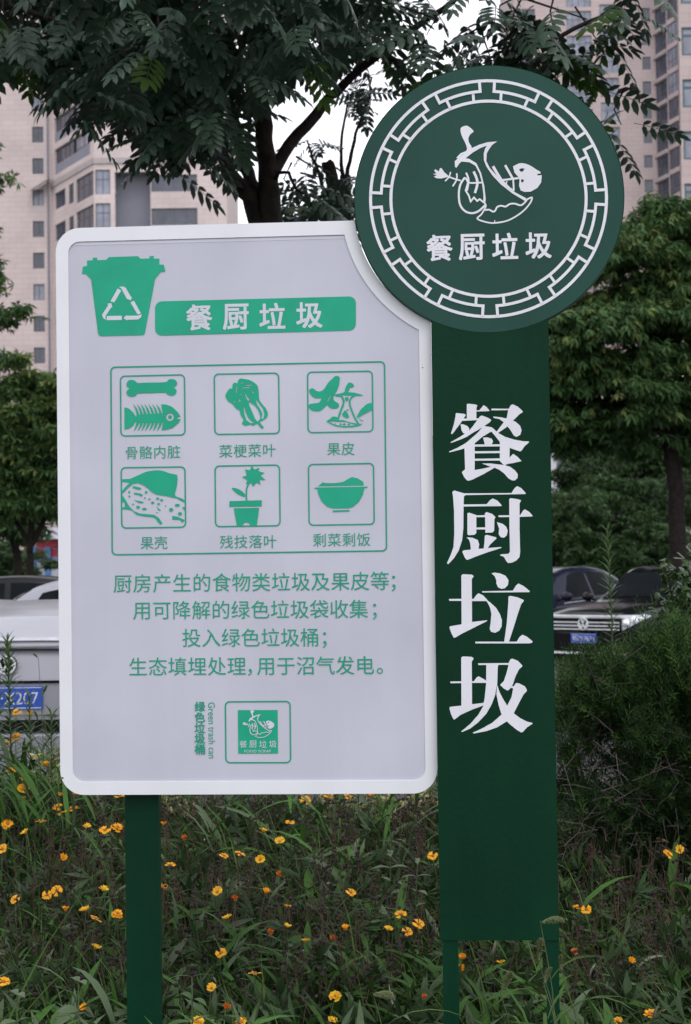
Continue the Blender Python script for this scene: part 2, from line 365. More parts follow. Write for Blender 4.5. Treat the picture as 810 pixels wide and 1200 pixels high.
# four large song-style characters on the column, traced
VC = [(465.0, [
 [(200,64),(212,60),(278,67),(292,76),(283,95),(282,195),(200,197)],
 [(270,117),(308,117),(328,92),(345,72),(372,90),(397,120),(392,124),(270,127)],
 [(103,148),(112,140),(180,148),(192,157),(175,185),(155,215),(110,275),(75,322),(63,318),(88,240),(103,165)],
 [(165,188),(310,186),(305,201),(152,208)],
 [(300,187),(318,165),(335,163),(390,185),(412,202),(395,222),(350,252),(300,285),(250,312),(200,345),(130,375),(62,399),(60,392),(140,347),(190,314),(225,287),(255,250)],
 [(146,235),(175,240),(205,252),(222,275),(217,300),(190,322),(168,312),(155,290)],
 [(412,102),(570,104),(562,115),(412,117)],
 [(558,110),(580,72),(597,65),(640,85),(683,125),(680,135),(655,150),(600,205),(540,265),(468,313),(450,310),(480,270),(515,225),(545,180)],
 [(428,170),(500,178),(560,192),(620,215),(660,250),(673,290),(662,328),(630,346),(605,335),(575,285),(550,255),(520,220),(480,192),(430,182)],
 [(340,250),(410,262),(440,282),(432,300),(405,303),(335,345),(270,400),(262,414),(180,445),(130,460),(50,480),(48,472),(120,440),(190,400),(240,358),(290,314),(325,275)],
 [(438,283),(470,312),(530,345),(610,370),(690,384),(735,385),(737,393),(700,425),(672,465),(660,472),(600,452),(560,436),(540,400),(485,390),(450,345),(412,300),(425,292)],
 [(340,352),(375,350),(415,362),(426,385),(415,412),(355,414),(350,390)],
 [(180,440),(268,408),(268,632),(330,622),(410,604),(440,612),(340,670),(240,718),(215,724),(200,720),(175,690),(157,650),(185,625)],
 [(262,412),(490,410),(490,428),(262,430)],[(262,470),(490,468),(490,486),(262,488)],[(262,535),(495,531),(495,550),(262,552)],
 [(485,387),(575,384),(570,440),(568,525),(600,492),(640,520),(672,555),(600,572),(550,580),(525,592),(505,575),(485,555)],
 [(330,575),(400,575),(460,582),(530,590),(575,605),(615,635),(640,668),(638,700),(615,722),(590,722),(560,705),(520,660),(480,630),(440,612),(400,602)]]),
 (565.0, [
 [(75,85),(92,72),(180,98),(190,110),(175,125),(172,200),(170,400),(160,500),(130,590),(90,655),(40,708),(28,700),(60,630),(85,560),(92,450),(90,250),(82,130)],
 [(178,97),(585,94),(612,52),(635,34),(670,52),(707,92),(707,103),(178,112)],
 [(168,193),(372,190),(400,155),(425,141),(465,160),(500,198),(498,207),(168,210)],
 [(205,268),(220,263),(282,285),(282,440),(265,455),(215,458),(205,450)],
 [(355,270),(372,258),(420,275),(448,302),(438,320),(436,420),(420,435),(360,437),(358,300)],
 [(278,287),(362,285),(362,302),(278,302)],[(278,392),(362,390),(362,408),(278,408)],
 [(198,475),(250,480),(295,500),(307,535),(300,590),(235,592),(230,530),(220,500)],
 [(355,462),(372,455),(450,475),(457,485),(400,540),(382,568),(345,580),(352,520)],
 [(160,600),(175,588),(240,582),(385,568),(495,560),(500,567),(380,605),(270,645),(215,668),(200,670),(185,655)],
 [(472,287),(660,285),(690,240),(705,236),(740,258),(767,288),(765,296),(660,300),(475,302)],
 [(566,148),(575,138),(640,147),(669,157),(655,185),(655,400),(660,600),(655,645),(630,675),(590,695),(555,698),(540,680),(520,645),(488,632),(488,624),(560,618),(572,600),(568,400)],
 [(460,345),(510,360),(540,385),(553,420),(545,460),(520,480),(492,475),(475,450),(478,400)]]),
 (665.0, [
 [(153,70),(165,58),(245,62),(260,75),(243,100),(245,470),(375,455),(375,462),(260,520),(160,570),(100,605),(88,606),(70,575),(50,520),(55,508),(155,490)],
 [(45,272),(160,270),(160,288),(50,288)],
 [(238,270),(260,270),(280,240),(300,222),(340,240),(370,272),(385,290),(238,290)],
 [(413,50),(440,44),(490,52),(535,72),(560,110),(555,150),(530,178),(500,185),(470,172),(455,140),(455,110),(440,75)],
 [(332,205),(597,200),(625,155),(645,138),(690,160),(743,203),(740,213),(335,216)],
 [(355,270),(400,300),(450,345),(485,400),(503,455),(500,510),(480,545),(445,563),(410,555),(397,530),(405,480),(412,400),(400,345),(380,305)],
 [(560,250),(575,245),(640,258),(690,280),(692,290),(670,315),(640,400),(600,530),(562,646),(522,646),(545,480),(557,320)],
 [(273,640),(630,640),(655,600),(680,580),(720,598),(768,638),(765,648),(740,655),(275,655)]]),
 (760.0, [
 [(152,78),(165,68),(240,71),(258,82),(255,95),(243,110),(245,480),(350,468),(345,490),(250,525),(150,570),(95,612),(85,610),(65,570),(50,515),(55,503),(153,492)],
 [(57,284),(160,283),(160,298),(60,299)],
 [(238,282),(262,282),(285,248),(303,240),(340,260),(372,280),(372,296),(238,296)],
 [(297,127),(570,125),(570,140),(300,142)],
 [(368,134),(474,134),(467,160),(463,300),(445,400),(415,480),(370,560),(300,635),(230,690),(155,722),(153,714),(230,650),(300,570),(340,500),(355,420),(367,300)],
 [(560,125),(575,95),(590,86),(640,105),(678,145),(678,155),(650,180),(620,240),(597,310),(588,325),(605,325),(625,297),(650,300),(700,325),(718,355),(715,370),(690,395),(650,470),(605,558),(545,628),(460,680),(370,712),(260,733),(250,726),(330,690),(420,640),(500,570),(550,490),(585,420),(600,345),(580,337),(565,355),(550,362),(520,345),(488,315),(492,308),(520,280),(540,220),(555,165)],
 [(463,310),(480,370),(510,430),(550,495),(605,558),(660,600),(720,630),(767,642),(765,650),(720,680),(685,718),(668,724),(630,700),(580,660),(545,628),(500,570),(475,490),(455,390)]])]
for y0, shapes in VC:
    a = Art(D0, .0009); T = Z(520, y0, 7.364)
    for sh in shapes: a.poly(T(sh))
    a.build('column_character', m_wprint, column)

# the board: white frame with a grey printed panel, its upper right corner cut round the head
def board_outline(x0, x1, y0, y1, r, R):
    """photo pixel bounds at the middle of each side -> local outline"""
    L = pl((x0, 600), DB)[0]; Rr = pl((x1, 650), DB)[0]; T = pl((300, y0), DB)[1]; B = pl((300, y1), DB)[1]
    r *= SPX; R *= SPX; hu, hz = pl((572.6, 233.0), DB)
    o = arc(L+r, B+r, r, 180, 270, 8)+arc(Rr-r, B+r, r, 270, 360, 8)
    a0 = math.degrees(math.atan2(-math.sqrt(R*R-(Rr-hu)**2), Rr-hu)); a1 = math.degrees(math.atan2(T-hz, -math.sqrt(R*R-(T-hz)**2)))
    if a1 > 0: a1 -= 360
    o += arc(hu, hz, R, a0, a1, 28)+arc(L+r, T-r, r, 90, 180, 8)
    return o
fo = board_outline(68.4, 509.0, 261.8, 930.6, 29, 160.4)
fi = board_outline(83.0, 495.0, 278.0, 915.3, 14, 175.2)
b = MB(); nb = len(fo)
tri = tessellate_polygon([[Vector((u, z, 0)) for u, z in fo], [Vector((u, z, 0)) for u, z in fi]])
yF, yB = DB-5-.004, DB-5+.028
allp = fo+fi
b.add([(u, yF, z) for u, z in allp]+[(u, yB, z) for u, z in allp],
      [tuple(t) for t in tri]+[(i, (i+1) % nb, (i+1) % nb+2*nb, i+2*nb) for i in range(nb)]
      + [(nb+i, nb+(i+1) % nb, nb+(i+1) % nb+2*nb, nb+i+2*nb) for i in range(nb)])
board = empty('board', (0, 0, 0)); board.parent = sign
panel_mb = MB(); panel_mb.prism(fi, DB-5, yB-.002)
panel = panel_mb.build('panel', m_panel, sign)
bpy.data.objects.remove(board)
me = b.mesh('frame'); bm = bmesh.new(); bm.from_mesh(me); bmesh.ops.recalc_face_normals(bm, faces=bm.faces); bm.to_mesh(me); bm.free()
frame = link('frame', me, m_white, sign)
bv = frame.modifiers.new('bevel', 'BEVEL'); bv.width = .0018; bv.segments = 2; bv.limit_method = 'ANGLE'
for q, r_ in (((73.9, 911.5), .0035), ((495.4, 431), .0022)):
    b = MB(); q = pl(q, DB); b.sphere((q[0], yF, q[1]), r_, 7, 5, (1, .35, .8)); b.build('rust_spot', m_rust, frame, True)
# pale strip under the top frame: light off the frame lip, painted on
a = Art(DB, .0007); a.poly([(84, 284.3), (403, 276.3), (404.5, 279.6), (84, 287.8)]); a.build('lip_reflection', m_lprint, panel)

# bin symbol
T = Z(90, 290, 7.364); a = Art(DB)
a.poly(T([(45,228),(55,165),(90,160),(90,113),(140,110),(140,90),(177,87),(177,110),(255,107),(278,83),(530,75),(550,97),(628,95),(628,75),(665,73),(665,97),(714,95),(714,148),(752,148),(766,210),(727,212),(678,270),(590,735),(582,752),(570,757),(210,766),(195,760),(185,745),(125,275),(80,230)]))
binsym = a.build('bin_symbol', m_print, panel, 'green wheelie bin symbol')
a = Art(DB, .0016)
for sh in ([(366,342),(380,338),(412,340),(425,350),(468,425),(478,430),(468,456),(434,445),(385,352)], [(355,355),(385,372),(325,475),(293,465)],
           [(263,487),(298,480),(310,517),(300,517),(250,592),(250,625),(232,612),(222,590),(222,578),(275,497)], [(262,592),(390,590),(390,626),(258,628)],
           [(405,608),(434,583),(434,590),(530,588),(562,577),(555,605),(530,622),(434,625),(434,632)], [(465,475),(495,460),(555,570),(527,580)]):
    a.poly(T(sh))
a.build('recycling_arrows', m_lprint, binsym)
# title banner
a = Art(DB); sk = lambda x, y: (x, y-(x-181.9)*(6.1/235.3))
a.poly([sk(x, y) for x, y in rrect(181.9, 353.3, 417.2, 393.4, 8)])
ban = a.build('title_banner', m_print, panel, 'green title banner')
for i, ch in enumerate('餐厨垃圾'):
    a = Art(DB, .0016); put_char(a, ch, 170+(198.5, 332, 465, 600)[i]/3.115, 335+(115.5, 113, 110, 107)[i]/3.115, 32, .019, tight=(31.2, 31))
    a.build('title_character', m_lprint, ban)
# big box, six small boxes
def rbox(art, x0, y0, x1, y1, x0b, y0b, x1b, y1b, r, w):
    """corners TL (x0,y0) TR (x1,y1) BL (x0b,y0b) BR (x1b,y1b), drawn as a rounded line box"""
    def bil(u, v): return ((x0*(1-u)+x1*u)*(1-v)+(x0b*(1-u)+x1b*u)*v, (y0*(1-u)+y1*u)*(1-v)+(y0b*(1-u)+y1b*u)*v)
    W, H = x1-x0, y0b-y0
    art.ribbon([bil(x/W, y/H) for x, y in rrect(0, 0, W, H, r)], w, closed=True)
a = Art(DB); rbox(a, 130.1, 430.4, 450.7, 423.9, 131.7, 650.1, 453.1, 645.5, 5, 1.75)
bigbox = a.build('pictogram_border', m_textp, panel)
def picto(label, fr_, fn, T):
    a = Art(DB); rbox(a, *fr_, 5, 1.65)
    box = a.build('pictogram_frame', m_textp, panel, label+' in a thin rounded frame')
    a = Art(DB, .0014); fn(a, T); a.build('pictogram', m_print, box, label)
def P1(a, T):
    a.poly(T(smooth_pts([(120,180),(140,146),(175,135),(210,145),(238,168),(330,165),(530,160),(560,136),(605,127),(640,142),(655,170),(645,200),(622,215),(645,240),(648,270),(625,297),(590,303),(550,290),(525,272),(380,276),(245,280),(220,303),(180,315),(140,305),(120,275),(130,245),(152,230),(128,208)])))
    a.poly(T([(100,425),(150,440),(195,485),(220,525),(240,520),(240,572),(215,580),(190,620),(150,648),(100,660)]))
    for x in (190, 230, 268, 308, 350, 390, 432):
        a.poly(T([(x,386),(x+40,436),(x+66,500),(x+73,540),(x+58,610),(x+30,655),(x+8,678),(x+28,620),(x+42,560),(x+40,505),(x+22,440)]))
    a.poly(T([(225,505),(500,488),(508,585),(228,588)]))
    a.poly(T([(487,395),(540,397),(600,420),(660,475),(692,526),(655,531),(655,548),(692,550),(670,590),(610,640),(540,662),(490,665),(503,610),(505,500)]), T(ell(580, 528, 42)))
    a.poly(T(ell(580, 528, 20)))
def P2(a, T):
    a.poly(T(smooth_pts([(305,150),(330,122),(370,127),(415,135),(460,155),(510,195),(525,260),(530,340),(560,390),(605,445),(622,500),(600,545),(550,572),(540,590),(578,635),(565,650),(545,640),(510,600),(470,618),(430,608),(390,620),(355,605),(350,590),(365,558),(335,510),(325,465),(290,440),(240,385),(205,365),(175,310),(185,275),(215,230),(245,227),(250,185),(275,165),(302,172)], True, 3)),
      *[T(h) for h in ([(418,365),(435,378),(480,405),(520,455),(543,520),(538,555),(510,575),(485,545),(455,470),(425,405)],
      [(372,415),(385,470),(410,530),(445,570),(482,590),(440,592),(395,560),(375,500),(366,440)],
      [(488,335),(520,375),(570,440),(585,500),(575,545),(552,548),(565,500),(545,450),(505,390)],
      [(370,250),(400,310),(430,345),(415,358),(393,325)], [(290,210),(299,195),(293,275),(285,275)], [(345,217),(430,211),(430,221),(345,225)],
      [(390,189),(455,187),(455,197),(390,199)], [(435,232),(475,275),(466,282)], [(320,320),(334,365),(319,369)], [(264,345),(279,375),(267,377)],
      [(235,290),(246,318),(235,312)], [(330,164),(362,164),(362,172),(330,171)], [(335,265),(346,300),(337,302)])])
def P3(a, T):
    a.poly(T(smooth_pts([(345,95),(380,100),(390,125),(380,200),(355,260),(325,310),(330,355),(375,385),(380,415),(360,437),(320,440),(285,430),(258,402),(240,415),(190,460),(140,468),(90,455),(60,420),(70,395),(110,385),(170,375),(193,332),(140,330),(95,305),(68,260),(75,235),(105,225),(150,255),(195,255),(230,225),(265,170),(310,125)], True, 3)), T([(300,300),(266,364),(258,360),(292,300)]))
    a.poly(T(smooth_pts([(443,272),(450,220),(475,175),(495,163),(530,180),(540,205),(522,216),(498,222),(475,272)], True, 3)))
    a.poly(T([(330,292),(395,280),(445,264),(540,270),(630,295),(630,304),(560,306),(410,298),(380,308),(340,304)]))
    a.ribbon(T(smooth_pts([(352,302),(400,305),(425,340),(430,385),(405,450),(368,560)], False)), 20/9)
    a.ribbon(T(smooth_pts([(548,300),(508,330),(494,380),(512,450),(553,545),(592,605)], False)), 18/9)
    a.poly(T([(248,572),(290,545),(315,522),(355,525),(380,560),(430,560),(470,575),(530,590),(590,598),(630,600),(600,620),(520,635),(430,637),(350,625),(290,600)]),
           T([(275,576),(330,572),(400,580),(450,577),(520,600),(560,612),(480,624),(400,621),(330,605)]))
    for x, y, r in ((340,600,8),(398,605,13),(437,605,16),(485,608,14)): a.poly(T(ell(x, y, r, r*.75, 9)))
    a.poly(T([(445,320),(480,318),(484,340),(463,367),(445,345)])); a.poly(T([(413,500),(440,460),(455,460),(480,500),(490,532),(465,540),(430,525)])); a.poly(T(ell(472, 454, 12, 9, 9)))
    a.poly(T([(735,380),(735,450),(640,500),(575,540),(570,520),(610,450),(670,395),(700,382)])); a.ribbon(T([(595,548),(637,572)]), 7/9)
def P4(a, T):
    a.poly(T(smooth_pts([(160,190),(250,150),(330,115),(420,100),(500,105),(570,130)], False, 3)+[(655,148),(660,200),(650,280),(630,350),(640,375),(700,395),(737,418),(737,442),(650,397),(540,372),(440,357),(390,332),(350,295),(300,257),(240,235),(190,242),(130,292),(75,350),(70,325),(100,285),(155,230),(75,222),(75,195)]))
    a.poly(T([(72,355),(110,410),(150,480),(200,530),(260,555),(340,562),(410,568),(460,600),(500,660),(480,672),(455,650),(430,610),(400,595),(300,585),(230,570),(170,520),(130,512),(75,510),(75,490),(105,490),(100,440),(75,430)]))
    for sh in ([(185,268),(210,268),(275,285),(275,300),(250,305),(190,288)], [(200,335),(260,342),(290,355),(288,372),(270,375),(245,358),(200,355)], [(195,410),(240,420),(300,432),(300,445),(260,446)],
               [(435,478),(485,525),(460,524)], [(605,580),(660,590),(737,625),(710,652),(680,620),(605,620)], [(705,490),(735,488),(735,525)]): a.poly(T(sh))
    for x, y, rx, ry in ((150,330,11,14),(152,375,10,12),(328,332,14,15),(243,488,20,17),(310,507,26,13),(190,458,12,8),(315,392,9,8),(362,405,11,9),(450,398,18,12),(492,415,17,13),(397,442,18,14),(460,455,15,12),(592,515,22,20),(657,468,27,15),(685,558,22,19),(533,475,7,7),(443,545,9,5)):
        a.poly(T(ell(x, y, rx, ry, 9)))
def P5(a, T):
    a.poly(T([(455,52),(478,92),(530,72),(525,110),(587,127),(545,155),(597,203),(535,200),(543,255),(505,228),(465,272),(445,235),(390,248),(405,205),(347,170),(400,155),(380,88),(430,100)]))
    a.ribbon(T(smooth_pts([(425,235),(400,285),(394,355),(397,422)], False)), 17/9)
    a.poly(T(smooth_pts([(240,290),(290,290),(345,318),(380,355),(376,380),(340,368),(290,340)], True, 3)))
    a.poly(T([(217,425),(557,415),(557,480),(217,485)])); a.poly(T([(262,500),(530,495),(505,688),(438,688),(430,662),(400,646),(368,657),(350,690),(295,690)]))
def P6(a, T):
    a.poly(T([(160,312),(210,272),(240,278),(330,280),(390,273),(430,265),(470,240),(520,215),(580,230),(635,265),(645,303)]))
    a.poly(T([(125,327),(682,316),(682,331),(125,341)])); a.poly(T([(152,338),(650,328),(635,400),(590,480),(530,530),(480,545),(320,547),(260,530),(200,475),(165,400)])); a.poly(T([(315,567),(495,562),(490,580),(315,585)]))
picto('bone above a fish skeleton', (141.3,440.9,216.3,439.2,141.9,510.9,217.0,509.7), P1, Z(135,430,9))
picto('leafy cabbage', (251.2,438.5,326.6,437.2,252.0,509.1,327.6,507.9), P2, Z(245,430,9))
picto('banana skin and apple core', (360.5,436.2,436.4,434.9,361.2,507.0,437.2,505.7), P3, Z(355,430,9))
picto('nut shells', (142.2,548.1,216.9,547.1,142.9,618.8,217.7,617.7), P4, Z(135,540,9))
picto('flower in a pot', (252.2,546.2,327.6,544.9,252.8,617.1,328.4,616.0), P5, Z(245,540,9))
picto('bowl heaped with rice', (361.6,544.3,437.8,543.0,362.4,615.5,438.7,614.3), P6, Z(355,535,9))
def row(name, text, x0, y0, x1, y1, em, bold=0., cells=None):
    """characters with cell centres from (x0,y0) to (x1,y1) in photo pixels"""
    a = Art(DB, .0013); n = len(text)
    for i, ch in enumerate(text):
        t = cells[i] if cells else i/max(1, n-1)
        put_char(a, ch, x0+(x1-x0)*t, y0+(y1-y0)*t, em, bold)
    return a.build(name, m_textp, panel)
row('caption', '骨骼内脏', 154.4, 530.7, 204, 529.6, 16.6, .004); row('caption', '菜梗菜叶', 264.8, 528.8, 315.5, 527.8, 16.8, .004)
row('caption', '果皮', 391.3, 526.3, 408.0, 525.9, 16.6, .004); row('caption', '果壳', 172.4, 636.3, 188.8, 636.0, 16.6, .004)
row('caption', '残技落叶', 265.6, 635.2, 316.6, 634.6, 16.8, .004); row('caption', '剩菜剩饭', 374.8, 633.1, 426.4, 632.4, 17, .004)
def line(text, x0, yl, xr, yr, px, tail, em=23.4):
    xs = [110+(x0+20+48*i)/2.077 for i in range(len(text))] if not tail else None
    a = Art(DB, .0013)
    for ch, zx in zip(text, tail):
        x = 110+zx/2.077; y = yl+(yr-yl)*(x-134)/(465-134); put_char(a, ch, x, y, em, .002)
    a.build('text_line', m_textp, panel)
line('厨房产生的食物类垃圾及果皮等；', 0, 684.2, 0, 680.6, 0, [70.5+48.15*i for i in range(14)]+[742])
line('用可降解的绿色垃圾袋收集；', 0, 715.7, 0, 713.4, 0, [118+47.9*i for i in range(12)]+[696])
line('投入绿色垃圾桶；', 0, 748.1, 0, 746.5, 0, [238+48*i for i in range(7)]+[574])
line('生态填埋处理，用于沼气发电。', 0, 781.7, 0, 779.4, 0, [108+48*i for i in range(6)]+[393]+[420+48*i for i in range(6)]+[711])
# bottom: bin name down the side and the small label
a = Art(DB, .0013)
for i, ch in enumerate('绿色垃圾桶'): put_char(a, ch, 234.4, 828.0+12.45*i, 13, .022, tight=(12.4, 12.2))
a.build('bin_name', m_textp, panel, 'bold bin name written downwards')
a = Art(DB, .0013); put_word(a, 'Green trash can', 248.0, 823, 248.9, 888.5, 8.2, -.006, turned=True); a.build('bin_name_translation', m_textp, panel, 'thin sideways English bin name')
a = Art(DB); rbox(a, 264.2, 822.4, 340.0, 821.9, 264.9, 893.7, 340.7, 893.6, 5, 1.7); lf = a.build('label_frame', m_textp, panel)
a = Art(DB); a.poly([(278.9,832.1),(325.5,831.9),(326.0,882.9),(279.4,883.1)]); ls = a.build('label_square', m_print, panel, 'small green emblem square')
a = Art(DB, .0018)
emblem(a, lambda pts: [(282.0+p[0]*.0545, 829.8+p[1]*.0525) for p in pts], 1.25)
a.build('label_emblem', m_lprint, ls)
a = Art(DB, .0018)
for i, ch in enumerate('餐厨垃圾'): put_char(a, ch, 285.2+11.6*i, 872.0-.05*i, 9.5, .006, tight=(8.9, 8.4))
put_word(a, 'FOOD SCRAP', 286.7, 880.3, 317.8, 880.0, 3.1); a.build('label_lettering', m_lprint, ls)
# ------------------------------------------------------------------ ground
def sheet(name, x0, x1, y0, y1, z, m, nx=1, ny=1, bump=0):
    b = MB(); xs = np.linspace(x0, x1, nx+1); ys = np.linspace(y0, y1, ny+1); rng = np.random.RandomState(4)
    vs = [(x, y, z+(bump*rng.randn() if bump else 0)) for y in ys for x in xs]
    fs = [(j*(nx+1)+i, j*(nx+1)+i+1, (j+1)*(nx+1)+i+1, (j+1)*(nx+1)+i) for j in range(ny) for i in range(nx)]
    b.add(vs, fs); return tag(b.build(name, m, None, bump > 0), kind='structure')
m_grass = M('far_grass', (.045, .06, .025), .9, .3, .5)
m_asphalt = M('asphalt', (.055, .055, .058), .85, .18, 3, bump=.3, bscale=120)
m_soil = M('soil', (.035, .028, .018), .95, .35, 9, bump=.8, bscale=30)
m_kerb = M('kerb_stone', (.33, .32, .31), .85, .15, 6)
m_paint = M('road_paint', (.7, .7, .68), .7, .2, 10)
sheet('ground', -1500, 1500, -400, 2500, -.03, m_grass)
sheet('parking_lot', -60, 60, 9.25, 62, 0, m_asphalt)
sheet('flower_bed_soil', -30, 30, -2, 9.0, .02, m_soil, 60, 30, .02)
b = MB(); b.box((-30, 9.0, -.03), (30, 9.25, .13)); kerb = tag(b.build('kerb', m_kerb), kind='structure')
bv = kerb.modifiers.new('bevel', 'BEVEL'); bv.width = .02; bv.segments = 2
b = MB()
for k in range(-9, 10):
    x = -3.45+2.6*k
    b.add([(x, 23.5, .004), (x+.12, 23.5, .004), (x+.12, 28.8, .004), (x, 28.8, .004)], [(0, 1, 2, 3)])
tag(b.build('parking_bay_lines', m_paint), kind='structure')
b = MB(); b.box((-60, 62, -.03), (60, 62.25, .14)); tag(b.build('far_kerb', m_kerb), kind='structure')

# ------------------------------------------------------------------ tower blocks
def wall_mat(name, c, lines):
    m = bpy.data.materials.new(name); m.use_nodes = True; nt = m.node_tree; n = nt.nodes; L = nt.links; p = n['Principled BSDF']
    uv = n.new('ShaderNodeTexCoord'); br = n.new('ShaderNodeTexBrick'); br.offset = .5
    L.new(uv.outputs['UV'], br.inputs['Vector'])
    br.inputs['Scale'].default_value = 1; br.inputs['Brick Width'].default_value = 1.25; br.inputs['Row Height'].default_value = .50
    br.inputs['Mortar Size'].default_value = .028; br.inputs['Mortar Smooth'].default_value = .4
    br.inputs['Color1'].default_value = (*c, 1); br.inputs['Color2'].default_value = (*[x*.94 for x in c], 1)
    br.inputs['Mortar'].default_value = (*[x*lines for x in c], 1)
    nz = n.new('ShaderNodeTexNoise'); nz.inputs['Scale'].default_value = .22; nz.inputs['Detail'].default_value = 5
    L.new(uv.outputs['UV'], nz.inputs['Vector'])
    mr = n.new('ShaderNodeMapRange'); mr.inputs[1].default_value = .3; mr.inputs[2].default_value = .7; mr.inputs[3].default_value = .88; mr.inputs[4].default_value = 1.08
    L.new(nz.outputs['Fac'], mr.inputs[0])
    sc = n.new('ShaderNodeVectorMath'); sc.operation = 'SCALE'; L.new(br.outputs['Color'], sc.inputs[0]); L.new(mr.outputs[0], sc.inputs['Scale'])
    L.new(sc.outputs[0], p.inputs['Base Color']); p.inputs['Roughness'].default_value = .75
    return m
m_wallL = wall_mat('pink_beige_tiles', (.66, .545, .535), .80)
m_wallR = wall_mat('brown_beige_tiles', (.51, .41, .405), .80)
m_trim = M('pale_trim', (.42, .365, .37), .75, .08, .4)
m_grey = M('grey_render', (.25, .25, .30), .8, .08, .5)
m_frame = M('dark_window_frame', (.10, .115, .15), .5, .1, 2)
m_tealf = M('teal_window_frame', (.05, .12, .14), .5, .1, 2)
m_glass = M('window_glass', (.055, .06, .085), .12, .35, .9, spec=.8)
m_curt = M('curtained_glass', (.22, .23, .29), .2, .35, .8, spec=.7)
m_roof = M('roof_felt', (.12, .12, .12), .9)

class Face:
    """a vertical facade from point a to point b (seen from its front), with openings in metres (s0,s1,z0,z1)"""
    def __init__(s, a, b, z0, z1): s.a, s.b = Vector(a), Vector(b); s.z0, s.z1 = z0, z1; s.d = (s.b-s.a).normalized(); s.w = (s.b-s.a).length; s.n = Vector((-s.d.y, s.d.x)); s.op = []
    def P(s, t, z, dep=0): q = s.a+s.d*t+s.n*dep; return (q.x, q.y, z)
    def px(s, px, py):
        """facade coordinates of the photo pixel"""
        r = ray(px, py); o = Vector((0, 0)); A = np.array([[r.x, -s.d.x], [r.y, -s.d.y]]); k, t = np.linalg.solve(A, np.array([s.a.x, s.a.y])); return t, CAMZ+r.z*k
    def wall(s, m, parent, depth=.3):
        eps = 1e-6
        ts = sorted({0, round(s.w, 3)} | {round(v, 3) for o in s.op for v in o[:2]}); zs = sorted({s.z0, s.z1} | {round(v, 3) for o in s.op for v in o[2:4]})
        me_v, me_f, uv = [], [], []
        def quad(p):
            k = len(me_v); me_v.extend([s.P(*q) for q in p]); me_f.append((k, k+1, k+2, k+3)); uv.extend([(q[0]+(q[2] if len(q) > 2 else 0), q[1]) for q in p])
        for j in range(len(zs)-1):
            run = None
            for i in range(len(ts)-1):
                cx, cz = (ts[i]+ts[i+1])/2, (zs[j]+zs[j+1])/2
                hole = any(o[0]-eps < cx < o[1]+eps and o[2]-eps < cz < o[3]+eps for o in s.op)
                if not hole: quad([(ts[i], zs[j], 0), (ts[i+1], zs[j], 0), (ts[i+1], zs[j+1], 0), (ts[i], zs[j+1], 0)])
        for o in s.op:
            t0, t1, z0, z1 = o[:4]
            quad([(t0, z0, 0), (t1, z0, 0), (t1, z0, depth), (t0, z0, depth)]); quad([(t0, z1, depth), (t1, z1, depth), (t1, z1, 0), (t0, z1, 0)])
            quad([(t0, z0, 0), (t0, z0, depth), (t0, z1, depth), (t0, z1, 0)]); quad([(t1, z0, depth), (t1, z0, 0), (t1, z1, 0), (t1, z1, depth)])
        me = bpy.data.meshes.new('wall'); me.from_pydata(me_v, [], me_f); me.update()
        ul = me.uv_layers.new(name='UVMap'); ul.data.foreach_set('uv', np.array(uv, np.float32).ravel())
        return link('wall', me, m, parent)
    def quadbox(s, b, t0, t1, z0, z1, d0, d1):
        v = [s.P(t0, z0, d0), s.P(t1, z0, d0), s.P(t1, z0, d1), s.P(t0, z0, d1), s.P(t0, z1, d0), s.P(t1, z1, d0), s.P(t1, z1, d1), s.P(t0, z1, d1)]
        b.add(v, [(0, 3, 2, 1), (4, 5, 6, 7), (0, 1, 5, 4), (1, 2, 6, 5), (2, 3, 7, 6), (3, 0, 4, 7)])
    def window(s, t0, t1, z0, z1, m, mg, parent, nmul=1, transom=None, fw=.07, d=.14):
        b = MB()
        s.quadbox(b, t0, t1, z0, z0+fw, d, d+.08); s.quadbox(b, t0, t1, z1-fw, z1, d, d+.08)
        s.quadbox(b, t0, t0+fw, z0+fw, z1-fw, d, d+.08); s.quadbox(b, t1-fw, t1, z0+fw, z1-fw, d, d+.08)
        for k in range(1, nmul+1):
            c = t0+(t1-t0)*k/(nmul+1); s.quadbox(b, c-fw/2, c+fw/2, z0+fw, z1-fw, d, d+.08)
        if transom:
            c = z0+(z1-z0)*transom; s.quadbox(b, t0+fw, t1-fw, c-fw/2, c+fw/2, d+.005, d+.075)
        w = b.build('window', m, parent)
        b = MB(); s.quadbox(b, t0+fw*.5, t1-fw*.5, z0+fw*.5, z1-fw*.5, d+.035, d+.05); b.build('pane', mg, w)
        return w
rnd = random.Random(7)

# left tower: recessed wing, slanting flank with balconies, front block
HT = 61.0; ST = 3.08
xa = at(62, 400, 165).x; xc = at(110.5, 250, 155).x; xd = at(266, 250, 155).x
tl = empty('apartment_tower', ((xa+xd)/2, 160, 0), 0, 'pinkish beige tiled apartment tower at the left with a column of small square windows', 'apartment building')
def world_child(fn):      # parts are built in world metres, then hung under the thing at its base
    return fn
def hang(root):
    bpy.context.view_layer.update()
    inv = Matrix.Translation(-root.location)
    for c in [o for o in bpy.data.objects if o.parent == root]:
        c.matrix_parent_inverse = inv
fA = Face((xa-26, 165), (xa, 165), 0, HT); fB = Face((xa, 165), (xc, 155), 0, HT); fC = Face((xc, 155), (xd, 155), 0, HT)
zA0 = fA.px(44, 121)[1]; tA0 = fA.px(37.6, 150)[0]; tA1 = fA.px(50.8, 150)[0]
wA = []
for k in range(-6, 15):
    zc = zA0-k*ST
    if zc-.8 < 0 or zc+.8 > HT: continue
    fA.op.append((tA0, tA1, zc-.78, zc+.78)); wA.append(zc)
    t2 = tA0-9.5; fA.op.append((t2, t2+1.6, zc-.78, zc+.78))
